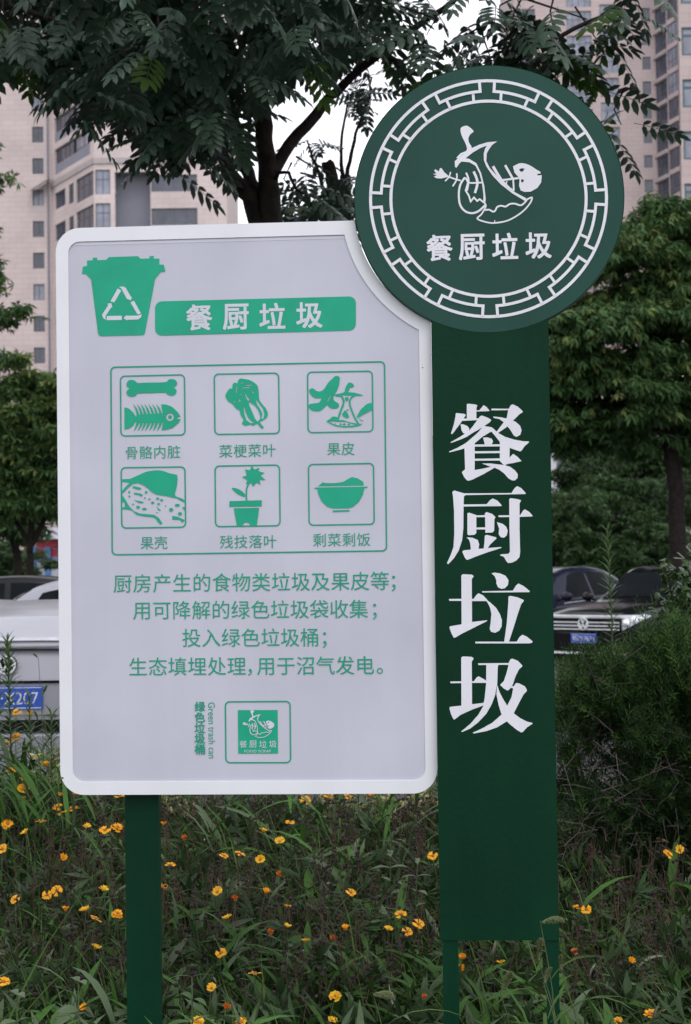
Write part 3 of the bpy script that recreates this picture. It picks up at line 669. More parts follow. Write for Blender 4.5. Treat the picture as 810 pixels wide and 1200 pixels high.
fA.wall(m_wallL, tl)
for i, zc in enumerate(wA):
    fA.window(tA0, tA1, zc-.78, zc+.78, m_frame, m_curt if i % 3 == 1 else m_glass, tl, 1)
    if i < 14: fA.window(tA0-9.5, tA0-7.9, zc-.78, zc+.78, m_frame, m_glass, tl, 1)
# flank
zB = fB.px(110, 199)[1]           # top of the first corner window
zt = zB+.55                        # underside of the cornice
tk0, tk1 = fB.px(64.3, 225)[0], fB.px(76.7, 225)[0]; tv0, tv1 = fB.px(80.7, 225)[0], fB.px(86.3, 225)[0]; tg0 = fB.px(89.5, 225)[0]
tg1 = fC.px(129.4, 225)[0]
low = [zB-k*ST for k in range(0, 17) if zB-k*ST-1.9 > .4]
for z in low:
    fB.op += [(tk0, tk1, z-1.75, z-.15), (tv0, tv1, z-1.95, z-.1), (tg0, fB.w-.12, z-2.25, z)]
    fC.op += [(.12, tg1, z-2.25, z)]
up = [zt+1.1+ST*k for k in range(0, 6) if zt+1.1+ST*k+2.6 < HT]
for z in up: fB.op += [(tk0, fB.w-.9, z, z+2.45)]
# front block: grey recess, windows beside it
tr0, tr1 = fC.px(134.9, 240)[0], fC.px(176.5, 240)[0]; tw0, tw1 = fC.px(177.5, 250)[0], fC.px(231.5, 250)[0]; zr = fC.px(150, 201.5)[1]
fC.op.append((tr0, tr1, .5, zr)); zw = fC.px(200, 244)[1]
ww = [zw+ST*(2-k) for k in range(0, 18) if zw+ST*(2-k)-1.7 > .3 and zw+ST*(2-k) < zr-.3]
for z in ww: fC.op.append((tw0, tw1, z-1.55, z))
zs_ = fC.px(178, 166)[1]; ts0, ts1 = fC.px(174, 170)[0], fC.px(182, 170)[0]
sm_ = [zs_+ST*k for k in range(-0, 5) if zs_+ST*k < HT-1]
for z in sm_: fC.op.append((ts0, ts1, z-1.1, z))
fB.wall(m_wallL, tl); fC.wall(m_wallL, tl)
for i, z in enumerate(low[:9]):
    fB.window(tk0, tk1, z-1.75, z-.15, m_frame, m_glass, tl, 1)
    b = MB()
    for q in range(11): fB.quadbox(b, tv0, tv1, z-1.93+q*.165, z-1.93+q*.165+.1, .06, .12)
    b.build('louvre', m_frame, tl)
    fB.window(tg0, fB.w-.12, z-2.25, z, m_frame, m_glass, tl, 2, .62); fC.window(.12, tg1, z-2.25, z, m_frame, m_curt, tl, 1, .62)
for z in up:
    b = MB(); fB.quadbox(b, tk0, fB.w-.9, z-.02, z+1.0, .10, .15); b.build('balustrade', m_grey, tl)
    fB.window(tk0, tk0+(fB.w-.9-tk0)*.5, z+.05, z+2.45, m_frame, m_glass, tl, 3, None, .07, .22); fB.window(tk0+(fB.w-.9-tk0)*.56, fB.w-.9, z+.05, z+2.45, m_frame, m_curt, tl, 1, .5, .07, .22)
b = MB(); fC.quadbox(b, tr0, tr1, .5, zr, 1.6, 1.8); fC.quadbox(b, tr0, tr0+.02, .5, zr, .3, 1.6); fC.quadbox(b, tr1-.02, tr1, .5, zr, .3, 1.6); fC.quadbox(b, tr0, tr1, zr, zr+.02, .3, 1.6)
b.build('recess_wall', m_grey, tl, False)
for z in ww[:9]: fC.window(tw0, tw1, z-1.55, z, m_frame, m_glass, tl, 3)
for z in sm_: fC.window(ts0, ts1, z-1.1, z, m_frame, m_glass, tl, 0)
b = MB(); fB.quadbox(b, .02, fB.w-.02, zt, zt+.55, -.12, 0); fC.quadbox(b, -.02, fC.w, zt, zt+.55, -.12, 0); b.build('cornice', m_trim, tl)
b = MB(); b.tube([(xa-.3, 164.8, 0), (xa-.3, 164.8, HT)], .1, 8); b.build('downpipe', m_grey, tl)
b = MB(); zz = fA.px(54, 223)[1]; b.add([(xa-2.0, 164.9, zz-.1), (xa-.1, 164.9, zz+1.1), (xa-.1, 163.7, zz+.9), (xa-2.0, 163.7, zz-.3)], [(0, 1, 2, 3), (3, 2, 1, 0)]); b.add([(xa-2.0, 163.7, zz-.3), (xa-.1, 163.7, zz+.9), (xa-.1, 163.7, zz+.8), (xa-2, 163.7, zz-.4)], [(0, 1, 2, 3)]); b.build('awning', m_trim, tl)
def core(name, pts, z0, z1, m, parent, inset_y=2.0):
    n = len(pts); b = MB(); b.add([(x, y, z0) for x, y in pts]+[(x, y, z1) for x, y in pts], [(i, (i+1) % n, (i+1) % n+n, i+n) for i in range(n)]+[tuple(range(n, 2*n))])
    return b.build(name, m, parent)
core('rear_wall', [(xa-26, 165.4), (xa+.3, 165.4), (xc+.6, 157), (xd-.02, 157), (xd-.02, 172), (xa-26, 180)], 0, HT-.01, m_wallL, tl)
core('side_wall', [(xd, 155), (xd, 172), (xd-.3, 172), (xd-.3, 155.35)], 0, HT-.02, m_wallL, tl)
core('roof', [(xa-26, 164.9), (xa, 164.9), (xc, 154.9), (xd+.05, 154.9), (xd+.05, 172), (xa-26, 180)], HT, HT+.8, m_trim, tl)
hang(tl)

# right tower (far) with a zigzag of balconies
HR = 76.0; SR_ = 2.905
x0 = at(602, 60, 199).x; x1 = at(767.5, 100, 199).x; x2 = at(797, 100, 193).x
tr = empty('apartment_tower', ((x0+x2)/2, 199, 0), 0, 'brownish far apartment tower behind the round sign head, with stepped balconies on its right', 'apartment building')
f1 = Face((x0, 199), (x1, 199), 0, HR); f2 = Face((x1, 199), (x2, 193), 0, HR)
cols = []
for p0, p1, yc, h, nm, kind in ((752.3, 762.3, 45.5, 1.5, 0, 'g'), (704.5, 726, 131.5, 2.3, 2, 'c'), (664, 693, 25, 2.4, 3, 'c'), (611, 627, 20, 1.9, 1, 'g')):
    t0, zc = f1.px(p0, yc); t1 = f1.px(p1, yc)[0]; cols.append((t0, t1, zc % SR_, h, nm, kind))
wins = []
for t0, t1, zo, h, nm, kind in cols:
    for k in range(30):
        z = zo+k*SR_
        if z-h/2 < .3 or z+h/2 > HR-.5: continue
        f1.op.append((t0, t1, z-h/2, z+h/2)); wins.append((t0, t1, z-h/2, z+h/2, nm, kind))
zo = f2.px(769, 65)[1] % SR_
bal = [zo+k*SR_ for k in range(27) if zo+k*SR_+2.7 < HR]
for z in bal: f2.op += [(.15, f2.w*.50, z, z+2.40), (f2.w*.52, f2.w-.10, z+.30, z+2.65)]
f1.wall(m_wallR, tr); f2.wall(m_wallR, tr, .3)
seen = [w for w in wins if w[3] > 36]          # only storeys above the trees show
for w in seen: f1.window(*w[:4], m_frame, m_curt if (w[5] == 'c' and rnd.random() < .6) else m_glass, tr, w[4], .6 if w[4] > 1 else None)
for z in bal:
    if z < 38: continue
    f2.window(.15, f2.w*.50, z, z+2.40, m_frame, m_glass, tr, 2, .45, .07, .12); f2.window(f2.w*.52, f2.w-.10, z+.30, z+2.65, m_frame, m_curt if rnd.random() < .3 else m_glass, tr, 2, .4, .07, .10)
    b = MB(); f2.quadbox(b, .0, f2.w*.51, z-.46, z-.02, -.22, 0); b.build('balcony_slab', m_trim, tr)
core('rear_wall', [(x0, 199.5), (x1, 199.6), (x2, 194.8), (x2+.2, 215), (x0, 215)], 0, HR-.02, m_wallR, tr); core('roof', [(x0-.1, 198.9), (x1, 198.9), (x2, 192.9), (x2+.2, 215), (x0-.1, 215)], HR, HR+.9, m_trim, tr)
hang(tr)
# nearer tower at the right edge
x3 = at(796.5, 100, 93).x; HN = 38.0
tn = empty('apartment_tower', (x3+6, 93, 0), 0, 'nearer beige tower at the right edge of the photo with large teal framed windows', 'apartment building')
f3 = Face((x3, 93), (x3+12, 93), 0, HN); t0, zt0 = f3.px(798.5, 32); t1 = t0+1.9; zb0 = f3.px(798.5, 65)[1]
ws = [(zb0+2.88*k, zt0+2.88*k) for k in range(-10, 3) if zb0+2.88*k > .5 and zt0+2.88*k < HN-.3]
for a_, c_ in ws: f3.op += [(t0, t1, a_, c_), (t0+4, t1+4.4, a_, c_)]
f3.wall(m_wallR, tn)
for a_, c_ in ws: f3.window(t0, t1, a_, c_, m_tealf, m_curt, tn, 1, .72, .11, .06); f3.window(t0+4, t1+4.4, a_, c_, m_tealf, m_glass, tn, 1, .72, .08, .06)
core('side_wall', [(x3+.03, 93.5), (x3+12, 93.5), (x3+12, 108), (x3+4.2, 108)], 0, HN-.02, m_wallR, tn); core('roof', [(x3-.2, 92.8), (x3+12, 92.8), (x3+12, 108), (x3+4, 108)], HN, HN+.8, m_trim, tn)
hang(tn)

# low pale building behind the shrubs, shop at the far left
m_pale = M('pale_render', (.55, .55, .60), .8, .1, .6); m_red = M('red_panel', (.45, .03, .05), .6, .2, 1.5); m_blue = M('blue_panel', (.06, .16, .36), .5, .2, 1.5)
m_orange = M('orange_banner', (.42, .14, .05), .7, .15, 3); m_shop = M('shop_glass', (.16, .19, .30), .2, .6, 1.2, spec=.7)
xl0, xl1 = at(625, 560, 80).x, at(674, 560, 80).x; zl = at(650, 518, 80).z
lb = empty('low_building', ((xl0+xl1)/2, 80, 0), 0, 'low pale grey building glimpsed between the sign column and the right tree', 'building')
fl = Face((xl0-6, 80), (xl1, 80), 0, zl); tq0, zq1 = fl.px(652, 530); tq1, zq0 = fl.px(664, 570)
fl.op += [(tq0, tq1, max(.6, zq0), zq1), (tq0-2.0, tq1-1.7, max(.6, zq0), zq1)]
fl.wall(m_pale, lb); fl.window(tq0, tq1, max(.6, zq0), zq1, m_frame, m_glass, lb, 1); fl.window(tq0-2.0, tq1-1.7, max(.6, zq0), zq1, m_frame, m_glass, lb, 1)
core('rear_wall', [(xl0-6, 80.4), (xl1, 80.4), (xl1, 90), (xl0-6, 90)], 0, zl-.02, m_pale, lb); core('roof', [(xl0-6.2, 79.7), (xl1+.2, 79.7), (xl1+.2, 90), (xl0-6.2, 90)], zl, zl+.35, m_trim, lb)
hang(lb)
Ys = 64.0; sx0, sx1 = at(38, 650, Ys).x, at(110, 650, Ys).x; sz = at(50, 622, Ys).z
sh = empty('shop', ((sx0+sx1)/2, Ys, 0), 0, 'small shop front with red and blue panels seen under the left tree', 'shop')
b = MB(); b.box((sx0, Ys+.35, 0), (sx1, Ys+6, sz-.05)); b.build('wall', m_pale, sh)
b = MB(); b.box((sx0-.3, Ys-.5, at(50, 632, Ys).z), (sx1+.2, Ys+6.2, sz+.1)); b.build('roof_fascia', m_pale, sh)
b = MB(); zz0, zz1 = at(50, 641, Ys).z, at(50, 634, Ys).z; b.box((at(43, 650, Ys).x, Ys+.06, zz0), (sx1, Ys+.3, zz1)); b.build('sign_board', m_red, sh)
for p in (39.5, 56, 73, 92):
    b = MB(); q = at(p, 650, Ys).x; b.box((q-.11, Ys-.05, 0), (q+.11, Ys+.05, zz0)); b.build('post', m_blue, sh)
for p0, p1 in ((41, 55), (57.5, 72), (74.5, 91)):
    b = MB(); b.box((at(p0, 650, Ys).x, Ys+.15, at(50, 657, Ys).z), (at(p1, 650, Ys).x, Ys+.32, zz0-.04)); w = b.build('window', m_shop, sh)
    b = MB(); b.box((at(p0, 650, Ys).x+.05, Ys+.12, at(50, 652, Ys).z), (at(p0, 650, Ys).x+.3, Ys+.145, zz0-.08)); b.build('poster', m_red, w)
    b = MB(); b.box((at(p0, 650, Ys).x, Ys+.1, 0), (at(p1, 650, Ys).x, Ys+.33, at(50, 659, Ys).z)); b.build('stall_riser', m_pale, sh)
hang(sh)
q = at(32.3, 650, 58); b = MB(); b.box((q.x-.09, 57.96, 0), (q.x+.09, 58.04, at(32, 627, 58).z)); bo = b.build('banner_panel', m_orange)
bo.location = (0, 0, 0); tag(bo, 'narrow orange upright banner beside the small shop front', 'banner')
# ------------------------------------------------------------------ trees and shrubs
def leaf_mat(name, c, rough=.5, transl=.22, spec=.12):
    return M(name, c, rough, .35, 2.5, spec=spec, transl=transl)
m_bark = M('bark', (.024, .019, .018), .9, .35, 14, spec=.06, bump=.6, bscale=25)
m_leafF = leaf_mat('dark_compound_leaf', (.026, .056, .032), .42, .12, .5)
m_leafFy = leaf_mat('young_compound_leaf', (.045, .088, .018), .5, .3)
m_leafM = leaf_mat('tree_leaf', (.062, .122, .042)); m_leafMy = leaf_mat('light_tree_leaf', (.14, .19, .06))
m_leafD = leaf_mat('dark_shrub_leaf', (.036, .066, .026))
rs = np.random.RandomState(11)

def leaflet(L, W, droop):
    """one pointed leaf along +x: 7 vertices, 4 quads/triangles as quads"""
    v = np.array([(0,0,0),(.30*L,.47*W,-.03*L),(.3*L,0,.03*L),(.30*L,-.47*W,-.03*L),(.72*L,.42*W,-.03*L-droop*.4),(.70*L,0,.02*L-droop*.4),(.72*L,-.42*W,-.03*L-droop*.4),(L,0,-droop)])
    f = np.array([(0,2,1,1),(0,3,2,2),(1,2,5,4),(2,3,6,5),(4,5,7,7),(5,6,7,7)])
    return v, f
def tri_fix(F):
    """quads with a repeated last index are triangles: keep them as quads of two shared corners split into tris"""
    out = [(a, b, c) for a, b, c, d in F]+[(a, c, d) for a, b, c, d in F if c != d]
    return np.array(out)
def rotz(v, a): c, s = math.cos(a), math.sin(a); return v @ np.array([[c, s, 0], [-s, c, 0], [0, 0, 1]])
def compound(pairs=5, L=.30, l=.105, w=.044):
    """pinnate leaf along +x, its leaflets hanging a little"""
    parts = []; lv, lf = leaflet(l, w, l*.32); lf = tri_fix(lf)
    def sag(x): return -.10*L*(x/L)**2
    for i in range(pairs):
        x = L*(.22+.74*i/(pairs-1))
        k = .75+.25*math.sin(math.pi*(i+1)/(pairs+1))
        for s in (-1, 1):
            parts.append((rotz(lv*k, s*rad(62-4*i))+np.array([x, 0, sag(x)]), lf))
    parts.append((lv+np.array([L, 0, sag(L)]), lf))
    xs = np.linspace(0, L, 5); rv = np.concatenate([[(x, .0025, sag(x)), (x, -.0025, sag(x))] for x in xs]); rf = np.array([t for i in range(4) for t in ((2*i, 2*i+1, 2*i+3), (2*i, 2*i+3, 2*i+2))])
    parts.append((rv, rf))
    return merge(parts)
def limb(b, pts, r0, r1, n=8, wob=.0):
    P = [Vector(p) for p in pts]; sm_ = []
    N = len(P)
    for i in range(N-1):
        a, c = P[max(i-1, 0)], P[min(i+2, N-1)]
        for k in range(4):
            t = k/4; q = .5*((2*P[i])+(P[i+1]-a)*t+(2*a-5*P[i]+4*P[i+1]-c)*t*t+(3*P[i]-a-3*P[i+1]+c)*t**3)
            sm_.append(q+Vector(rs.randn(3)*wob))
    sm_.append(P[-1]); m_ = len(sm_)
    b.tube(sm_, [r0+(r1-r0)*i/(m_-1) for i in range(m_)], n)
def two_tone(V, F, nper, nf, share, name, mats, parent, smooth=False):
    """link a scattered crown; a share of its leaves takes the second material"""
    n = len(F)//nf; mi = np.repeat((rs.rand(n) < share).astype(int), nf)
    me = npmesh(name, V, F, mi, smooth); return link(name, me, mats, parent)

# --- the big roadside tree close behind the sign
YT = 10.8
ft = empty('roadside_tree', (at(318, 262, YT).x, YT, 0), 0, 'large dark leafy tree behind the sign, its branches crossing the whole top', 'tree')
b = MB(); T0 = at(319, 300, YT)
limb(b, [(T0.x+.03, YT, -.1), (T0.x+.02, YT, .7), (T0.x, YT, T0.z), at(314, 207, YT), at(311, 166, YT+.1), at(302, 89, YT+.2), at(297, 20, YT+.2), at(290, -120, YT+.3), at(300, -330, YT+.2)], .085, .035, 10, .006)
trunk = b.build('trunk', m_bark, None, True); trunk.parent = ft
def P_(px, py, dy=0): return at(px, py, YT+dy)
LIMBS = [([P_(312, 285), P_(290, 232), P_(268, 201, -.1), P_(255, 170, -.3), P_(215, 120, -.6), P_(160, 70, -.9), P_(80, 30, -1.1), P_(10, 5, -1.2)], .06, .012),
         ([P_(311, 245), P_(295, 212, .2), P_(283, 180, .4), P_(272, 130, .6), P_(230, 40, 1.0), P_(190, -60, 1.2)], .05, .015),
         ([P_(302, 228), P_(285, 200, .1), P_(262, 182, .3), P_(235, 168, .4)], .03, .012),
         ([P_(320, 205), P_(339, 169, .1), P_(378, 124, .2), P_(401, 101, .2), P_(450, 60, .1), P_(520, 10, -.2), P_(600, -60, -.4)], .045, .014),
         ([P_(318, 225), P_(332, 200, -.1), P_(350, 222, -.2), P_(362, 232, -.2)], .014, .006),
         ([P_(302, 90, .2), P_(350, 40, .5), P_(420, -40, .6), P_(470, -160, .6)], .04, .012),
         ([P_(297, 20, .2), P_(240, -90, -.2), P_(150, -180, -.6), P_(60, -230, -.9)], .05, .012),
         ([P_(520, 145, -1.5), P_(560, 105, -1.4), P_(620, 62, -1.3), P_(690, 25, -1.2), P_(735, 0, -1.1), P_(790, -60, -.9)], .017, .010),
         ([P_(450, 60, .1), P_(480, 90, -.6), P_(520, 145, -1.5)], .02, .017)]
for pts, r0, r1 in LIMBS:
    b = MB(); limb(b, pts, r0, r1, 8, .006); b.build('branch', m_bark, ft, True)
# leaf sprays: anchors spread through the crown
XS = [-60, 10, 40, 55, 75, 100, 118, 135, 160, 180, 197, 215, 240, 262, 285, 330, 350, 372, 390, 420, 445, 470, 800]
YM = [45, 55, 52, 42, 64, 50, 108, 106, 86, 124, 172, 166, 140, 112, 92, 92, 70, 66, 34, 30, 14, -15, -50]
anc = []
def cand(n, x0, x1, y0, fn, keep=1.0, yd=.9):
    k = 0
    while k < n:
        x = rs.uniform(x0, x1); y = rs.uniform(y0, 210)
        if y < fn(x) and rs.rand() < (keep(x, y) if callable(keep) else keep):
            anc.append((x, y, YT-.4+rs.randn()*yd)); k += 1
ym = lambda x: np.interp(x, XS, YM)
def kp(x, y):
    k = 1.0
    if 305 < x < 410 and y > -20: k = .34
    if x < 75: k = .5
    return k
cand(175, -60, 450, -70, ym, kp)                       # the part in the photo
for x in (8, 30, 58, 78, 96, 116, 130, 150, 168, 185, 198, 212, 228, 246, 262):      # hanging tips that shape the lower edge
    anc.append((x, ym(x)-4, YT-.9+rs.randn()*.4)); anc.append((x+6, ym(x)-30, YT-.8+rs.randn()*.4))
for x, y in ((345, 238), (372, 240), (395, 236), (360, 228), (408, 245), (385, 250)): anc.append((x, y-12, 11.8+rs.randn()*.3))
for x, y, d in ((428, 12, .2), (455, 30, -.5), (480, 42, -.8), (500, 55, -1.1), (470, 10, -.4), (440, 48, 0), (420, 70, .1), (500, 5, -.6), (525, 45, -1.2), (540, 75, -1.4), (560, 60, -1.4), (575, 82, -1.4), (600, 52, -1.3), (615, 78, -1.4), (630, 38, -1.3), (650, 55, -1.35),
                (655, 20, -1.2), (680, 30, -1.2), (690, 10, -1.2), (700, 62, -1.3), (640, 82, -1.4), (668, 88, -1.4), (715, 12, -1.25), (640, 0, -1.2), (610, 22, -1.2), (735, 22, -1.3), (585, 40, -1.3), (550, 20, -1), (745, -4, -1.2), (770, -12, -1.1), (712, 140, -1.1), (728, 160, -1.1), (700, 120, -1.2), (690, 75, -1.3), (675, 60, -1.3)):
    if rs.rand() < .58: anc.append((x, y-14, YT+d+rs.randn()*.12))
cand(150, -500, 900, -650, lambda x: -60 if x < 520 else -230, .5, 1.3)     # the crown above the frame
tv, tf = compound()
Pp, Dd, Sz = [], [], []
for x, y, Y in anc:
    c = at(x, y, Y); n = 5 if y > -60 else 7
    a0 = rs.uniform(0, 6.28)
    for k in range(n):
        a = a0+k*6.283/n+rs.randn()*.35; el = -rs.uniform(.15, 1.0)
        Pp.append(np.array(c)+rs.randn(3)*.06); Dd.append((math.cos(a), math.sin(a), el)); Sz.append(rs.uniform(.8, 1.15) if y > -220 else 1.5)
Pp, Dd, Sz = np.array(Pp), np.array(Dd), np.array(Sz)
V, F = scatter(tv, tf, Pp, frames(Dd, rs.randn(len(Pp))*.35), Sz)
n = len(Pp); yo = (rs.rand(n) < np.where(Pp[:, 0] < -1.75, .10, .025)).astype(int); yo |= ((np.abs(Pp[:, 0]-1.35) < .25) & (rs.rand(n) < .2)).astype(int)
mi = np.repeat(yo, len(tf)); crown = link('crown', npmesh('crown', V, F, mi), [m_leafF, m_leafFy], ft)
twb = MB()
for x, y, Y in anc[:260]:
    c = at(x, y, Y); twb.tube([c, c+Vector((rs.randn()*.04, rs.randn()*.05, .10)), c+Vector((rs.randn()*.10, .05+rs.randn()*.1, .22))], [.003, .005, .008], 4, 0, False)
tag(twb.build('twigs', m_bark, ft), kind='stuff')
hang(ft)

# --- the pruned tree beside it: cut stubs with long new shoots
YP = 12.2
pt = empty('pruned_tree', (at(398, 300, YP).x, YP, 0), 0, 'pruned tree with sawn off stubs and thin shoots, left of the round head', 'tree')
q = lambda x, y, d=0: at(x, y, YP+d)
b = MB(); g = q(398, 300); limb(b, [(g.x, YP, -.1), (g.x, YP, 1.2), g, q(398, 262), q(392, 228), q(389, 207), q(384, 191)], .10, .036, 9, .004)
b.build('trunk', m_bark, pt, True)
b = MB(); b.tube([q(384, 192)+Vector((0, 0, -.06)), q(384, 192)+Vector((0, 0, .005))], [.036, .046], 9); b.build('stub', m_bark, pt, True)
b = MB(); limb(b, [q(398, 256), q(404, 232), q(405, 206)], .055, .042, 8); b.build('stub', m_bark, pt, True)
for pts in ([q(405, 212), q(412, 180), q(420, 148), q(431, 114), q(436, 90)], [q(383, 228), q(374, 205), q(367, 185), q(360, 166)], [q(402, 210), q(400, 170), q(407, 120)]):
    b = MB(); limb(b, pts, .017, .006, 6, .003); b.build('shoot', m_bark, pt, True)
hang(pt)
tvs, tfs = compound(5, .2, .07, .028)
Pp = np.array([at(x+rs.randn()*9, y+rs.randn()*5, YP+rs.randn()*.2) for x, y in ((430, 112), (436, 95), (425, 105), (420, 120), (360, 165), (345, 240), (370, 238), (390, 242), (355, 252), (405, 250), (380, 255), (340, 255), (398, 235)) for k in range(7)])
Dd = np.stack([rs.randn(len(Pp)), rs.randn(len(Pp)), -rs.rand(len(Pp))], 1)
V, F = scatter(tvs, tfs, Pp, frames(Dd, rs.randn(len(Pp))*.4), rs.uniform(.7, 1.1, len(Pp)))
link('crown', npmesh('crown', V, F), m_leafF, pt); hang(pt)

# --- trees across the car park
def tuft(n=11, l=.24, w=.062):
    parts = []
    for k in range(n):
        a = 6.283*k/n+rs.randn()*.3; el = rs.uniform(-.2, .9)
        v = np.array([(0, 0, 0), (.5*l, .5*w, -.02), (l, 0, -.30*l), (.5*l, -.5*w, -.02)])*rs.uniform(.7, 1.1)
        ca, sa = math.cos(el), math.sin(el)
        v = v @ np.array([[ca, 0, -sa], [0, 1, 0], [sa, 0, ca]])
        parts.append((rotz(v, a), np.array([(0, 1, 2), (0, 2, 3)])))
    return merge(parts)
def crown_points(blobs, n, shell=.55):
    w = np.array([b_[1][0]*b_[1][1]*b_[1][2] for b_ in blobs])**.75; cnt = (n*w/w.sum()).astype(int); out = []
    for (c, r), k in zip(blobs, cnt):
        d = rs.randn(k, 3); d /= np.linalg.norm(d, axis=1, keepdims=True)
        rr = shell+(1-shell)*rs.rand(k, 1)**.6
        lump = 1+.20*np.sin(d[:, :1]*7+c[0])*np.cos(d[:, 2:]*6+c[2])+.16*np.sin(d[:, 1:2]*11+c[1])+.10*rs.randn(k, 1)
        out.append(np.array(c)+d*rr*lump*np.array(r))
    return np.concatenate(out)
def tree(name, label, base, trunk_pts, r0, blobs, n, size, mats, share, limbs=(), group=None, cat='tree', shell=.55, leafn=10):
    root = empty(name, base, 0, label, cat, group); b = MB(); limb(b, trunk_pts, r0, r0*.55, 9, .01); b.build('trunk', m_bark, root, True)
    for pts, ra, rb in limbs:
        b = MB(); limb(b, pts, ra, rb, 7, .01); b.build('branch', m_bark, root, True)
    per = 34; cc = crown_points(blobs, max(12, n//per), shell); tv, tf = tuft(leafn)      # leaf clumps in flat layers, gaps between
    bs = np.mean([b_[1] for b_ in blobs], axis=0); k_c = rs.randint(0, len(cc), n)
    P = cc[k_c]+rs.randn(n, 3)*np.array([.20, .20, .085])*np.array([bs[0], bs[1], bs[2]])*(.7+.6*((k_c*7919) % 97)/97)[:, None]
    out = P-np.array([sum(b_[0][i] for b_ in blobs)/len(blobs) for i in range(3)]); D = np.stack([out[:, 0], out[:, 1], np.abs(out[:, 2])*.2-.2], 1)+rs.randn(len(P), 3)*.5
    R = frames(D, rs.randn(len(P))*.4)
    V, F = scatter(tv, tf, P, R, size*rs.uniform(.7, 1.25, len(P)))
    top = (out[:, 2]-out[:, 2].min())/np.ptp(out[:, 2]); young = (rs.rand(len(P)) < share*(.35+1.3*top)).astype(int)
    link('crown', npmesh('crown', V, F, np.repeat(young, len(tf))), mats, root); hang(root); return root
YR = 31.0
r = lambda x, y, d=0: tuple(at(x, y, YR+d))
def blob(x, y, rx, rz, Y, ry=None): 
    k = Y/FPX; return (tuple(at(x, y, Y)), (rx*k, (ry or rx*.8)*k, rz*k))
tb = at(793, 660, YR)
tree('broadleaf_tree', 'tall broad crowned tree behind the parked cars at the right', (tb.x, YR, 0), [(tb.x+.02, YR, -.1), r(794, 640), r(791, 560), r(783, 515), r(772, 440), r(765, 350), r(758, 280)], .17,
     [blob(750, 330, 95, 75, YR), blob(700, 400, 85, 70, YR, 110), blob(790, 410, 100, 85, YR), blob(725, 470, 90, 45, YR-.5), blob(640, 440, 70, 60, YR+.5), blob(845, 350, 80, 90, YR), blob(770, 265, 40, 32, YR), blob(815, 285, 50, 40, YR), blob(735, 280, 28, 30, YR), blob(850, 470, 80, 60, YR), blob(675, 490, 50, 42, YR+.6), blob(730, 512, 40, 26, YR+.8), blob(810, 490, 45, 34, YR+.8)],
     12500, .88, [m_leafM, m_leafMy], .16, [([r(783, 515), r(740, 470, -.4), r(690, 430, -.7), r(650, 415, -.8)], .08, .03), ([r(787, 540), r(820, 470, .3), r(850, 400, .4)], .09, .03), ([r(775, 460), r(735, 390, .3), r(715, 340, .4)], .06, .02)])
YB = 46.0
for lab, x, y, rx, rz in (('dark tree filling the gap beneath the crown of the tall right tree', 735, 540, 70, 62), ('dark tree behind the tall right trunk', 815, 535, 60, 75)):
    g = at(x, 660, YB); tree('background_tree', lab, (g.x, YB, 0), [(g.x, YB, -.1), (g.x+.1, YB, 1.5), tuple(at(x, y, YB))], .12, [blob(x, y, rx, rz, YB), blob(x-40, y+20, rx*.6, rz*.6, YB), blob(x+30, y+30, rx*.6, rz*.6, YB)], 3600, .9, [m_leafD, m_leafM], .3, (), 'trees behind the parked cars')
YL = 36.0
l_ = lambda x, y, d=0: tuple(at(x, y, YL+d))
tb = at(34, 690, YL)
tree('broadleaf_tree', 'tree with a forked trunk and yellowish crown tip left of the board', (tb.x, YL, 0), [(tb.x, YL, -.1), l_(36, 668), l_(35, 640), l_(38, 600), l_(45, 540), l_(40, 470)], .085,
     [blob(22, 450, 24, 40, YL), blob(50, 470, 45, 36, YL), blob(10, 520, 60, 55, YL), blob(75, 540, 70, 60, YL), blob(30, 580, 70, 34, YL), blob(125, 490, 60, 60, YL), blob(20, 425, 14, 20, YL)],
     6400, .88, [m_leafM, m_leafMy], .34, [([l_(36, 645), l_(22, 618), l_(5, 590), l_(-15, 550)], .06, .02), ([l_(35, 648), l_(52, 610), l_(72, 575), l_(90, 540)], .07, .02)])
YK = 42.0
k_ = lambda x, y, d=0: tuple(at(x, y, YK+d)); tb = at(20, 680, YK)
tree('broadleaf_tree', 'thin trunked dark tree at the far left behind the forked tree', (tb.x, YK, 0), [(tb.x, YK, -.1), k_(21, 660), k_(15, 630), k_(5, 590), k_(-10, 540)], .11,
     [blob(-25, 540, 60, 70, YK), blob(10, 600, 45, 30, YK), blob(-60, 600, 70, 40, YK)], 1500, 1.0, [m_leafD, m_leafM], .3)
YS = 23.0
s_ = lambda x, y, d=0: tuple(at(x, y, YS+d)); tb = at(-55, 760, YS)
tree('slender_tree', 'slender tree at the left edge, leafy branch tips in front of the tower', (tb.x, YS, 0), [(tb.x, YS, -.1), s_(-54, 600), s_(-50, 400), s_(-45, 250), s_(-50, 150)], .10,
     [blob(-25, 208, 30, 26, YS), blob(-48, 260, 42, 30, YS), blob(-18, 318, 32, 24, YS), blob(-22, 368, 40, 26, YS), blob(-50, 420, 50, 30, YS), blob(-70, 180, 50, 60, YS), blob(-60, 330, 60, 60, YS)], 3600, .5, [m_leafM, m_leafMy], .25, (), None, 'tree', .35)
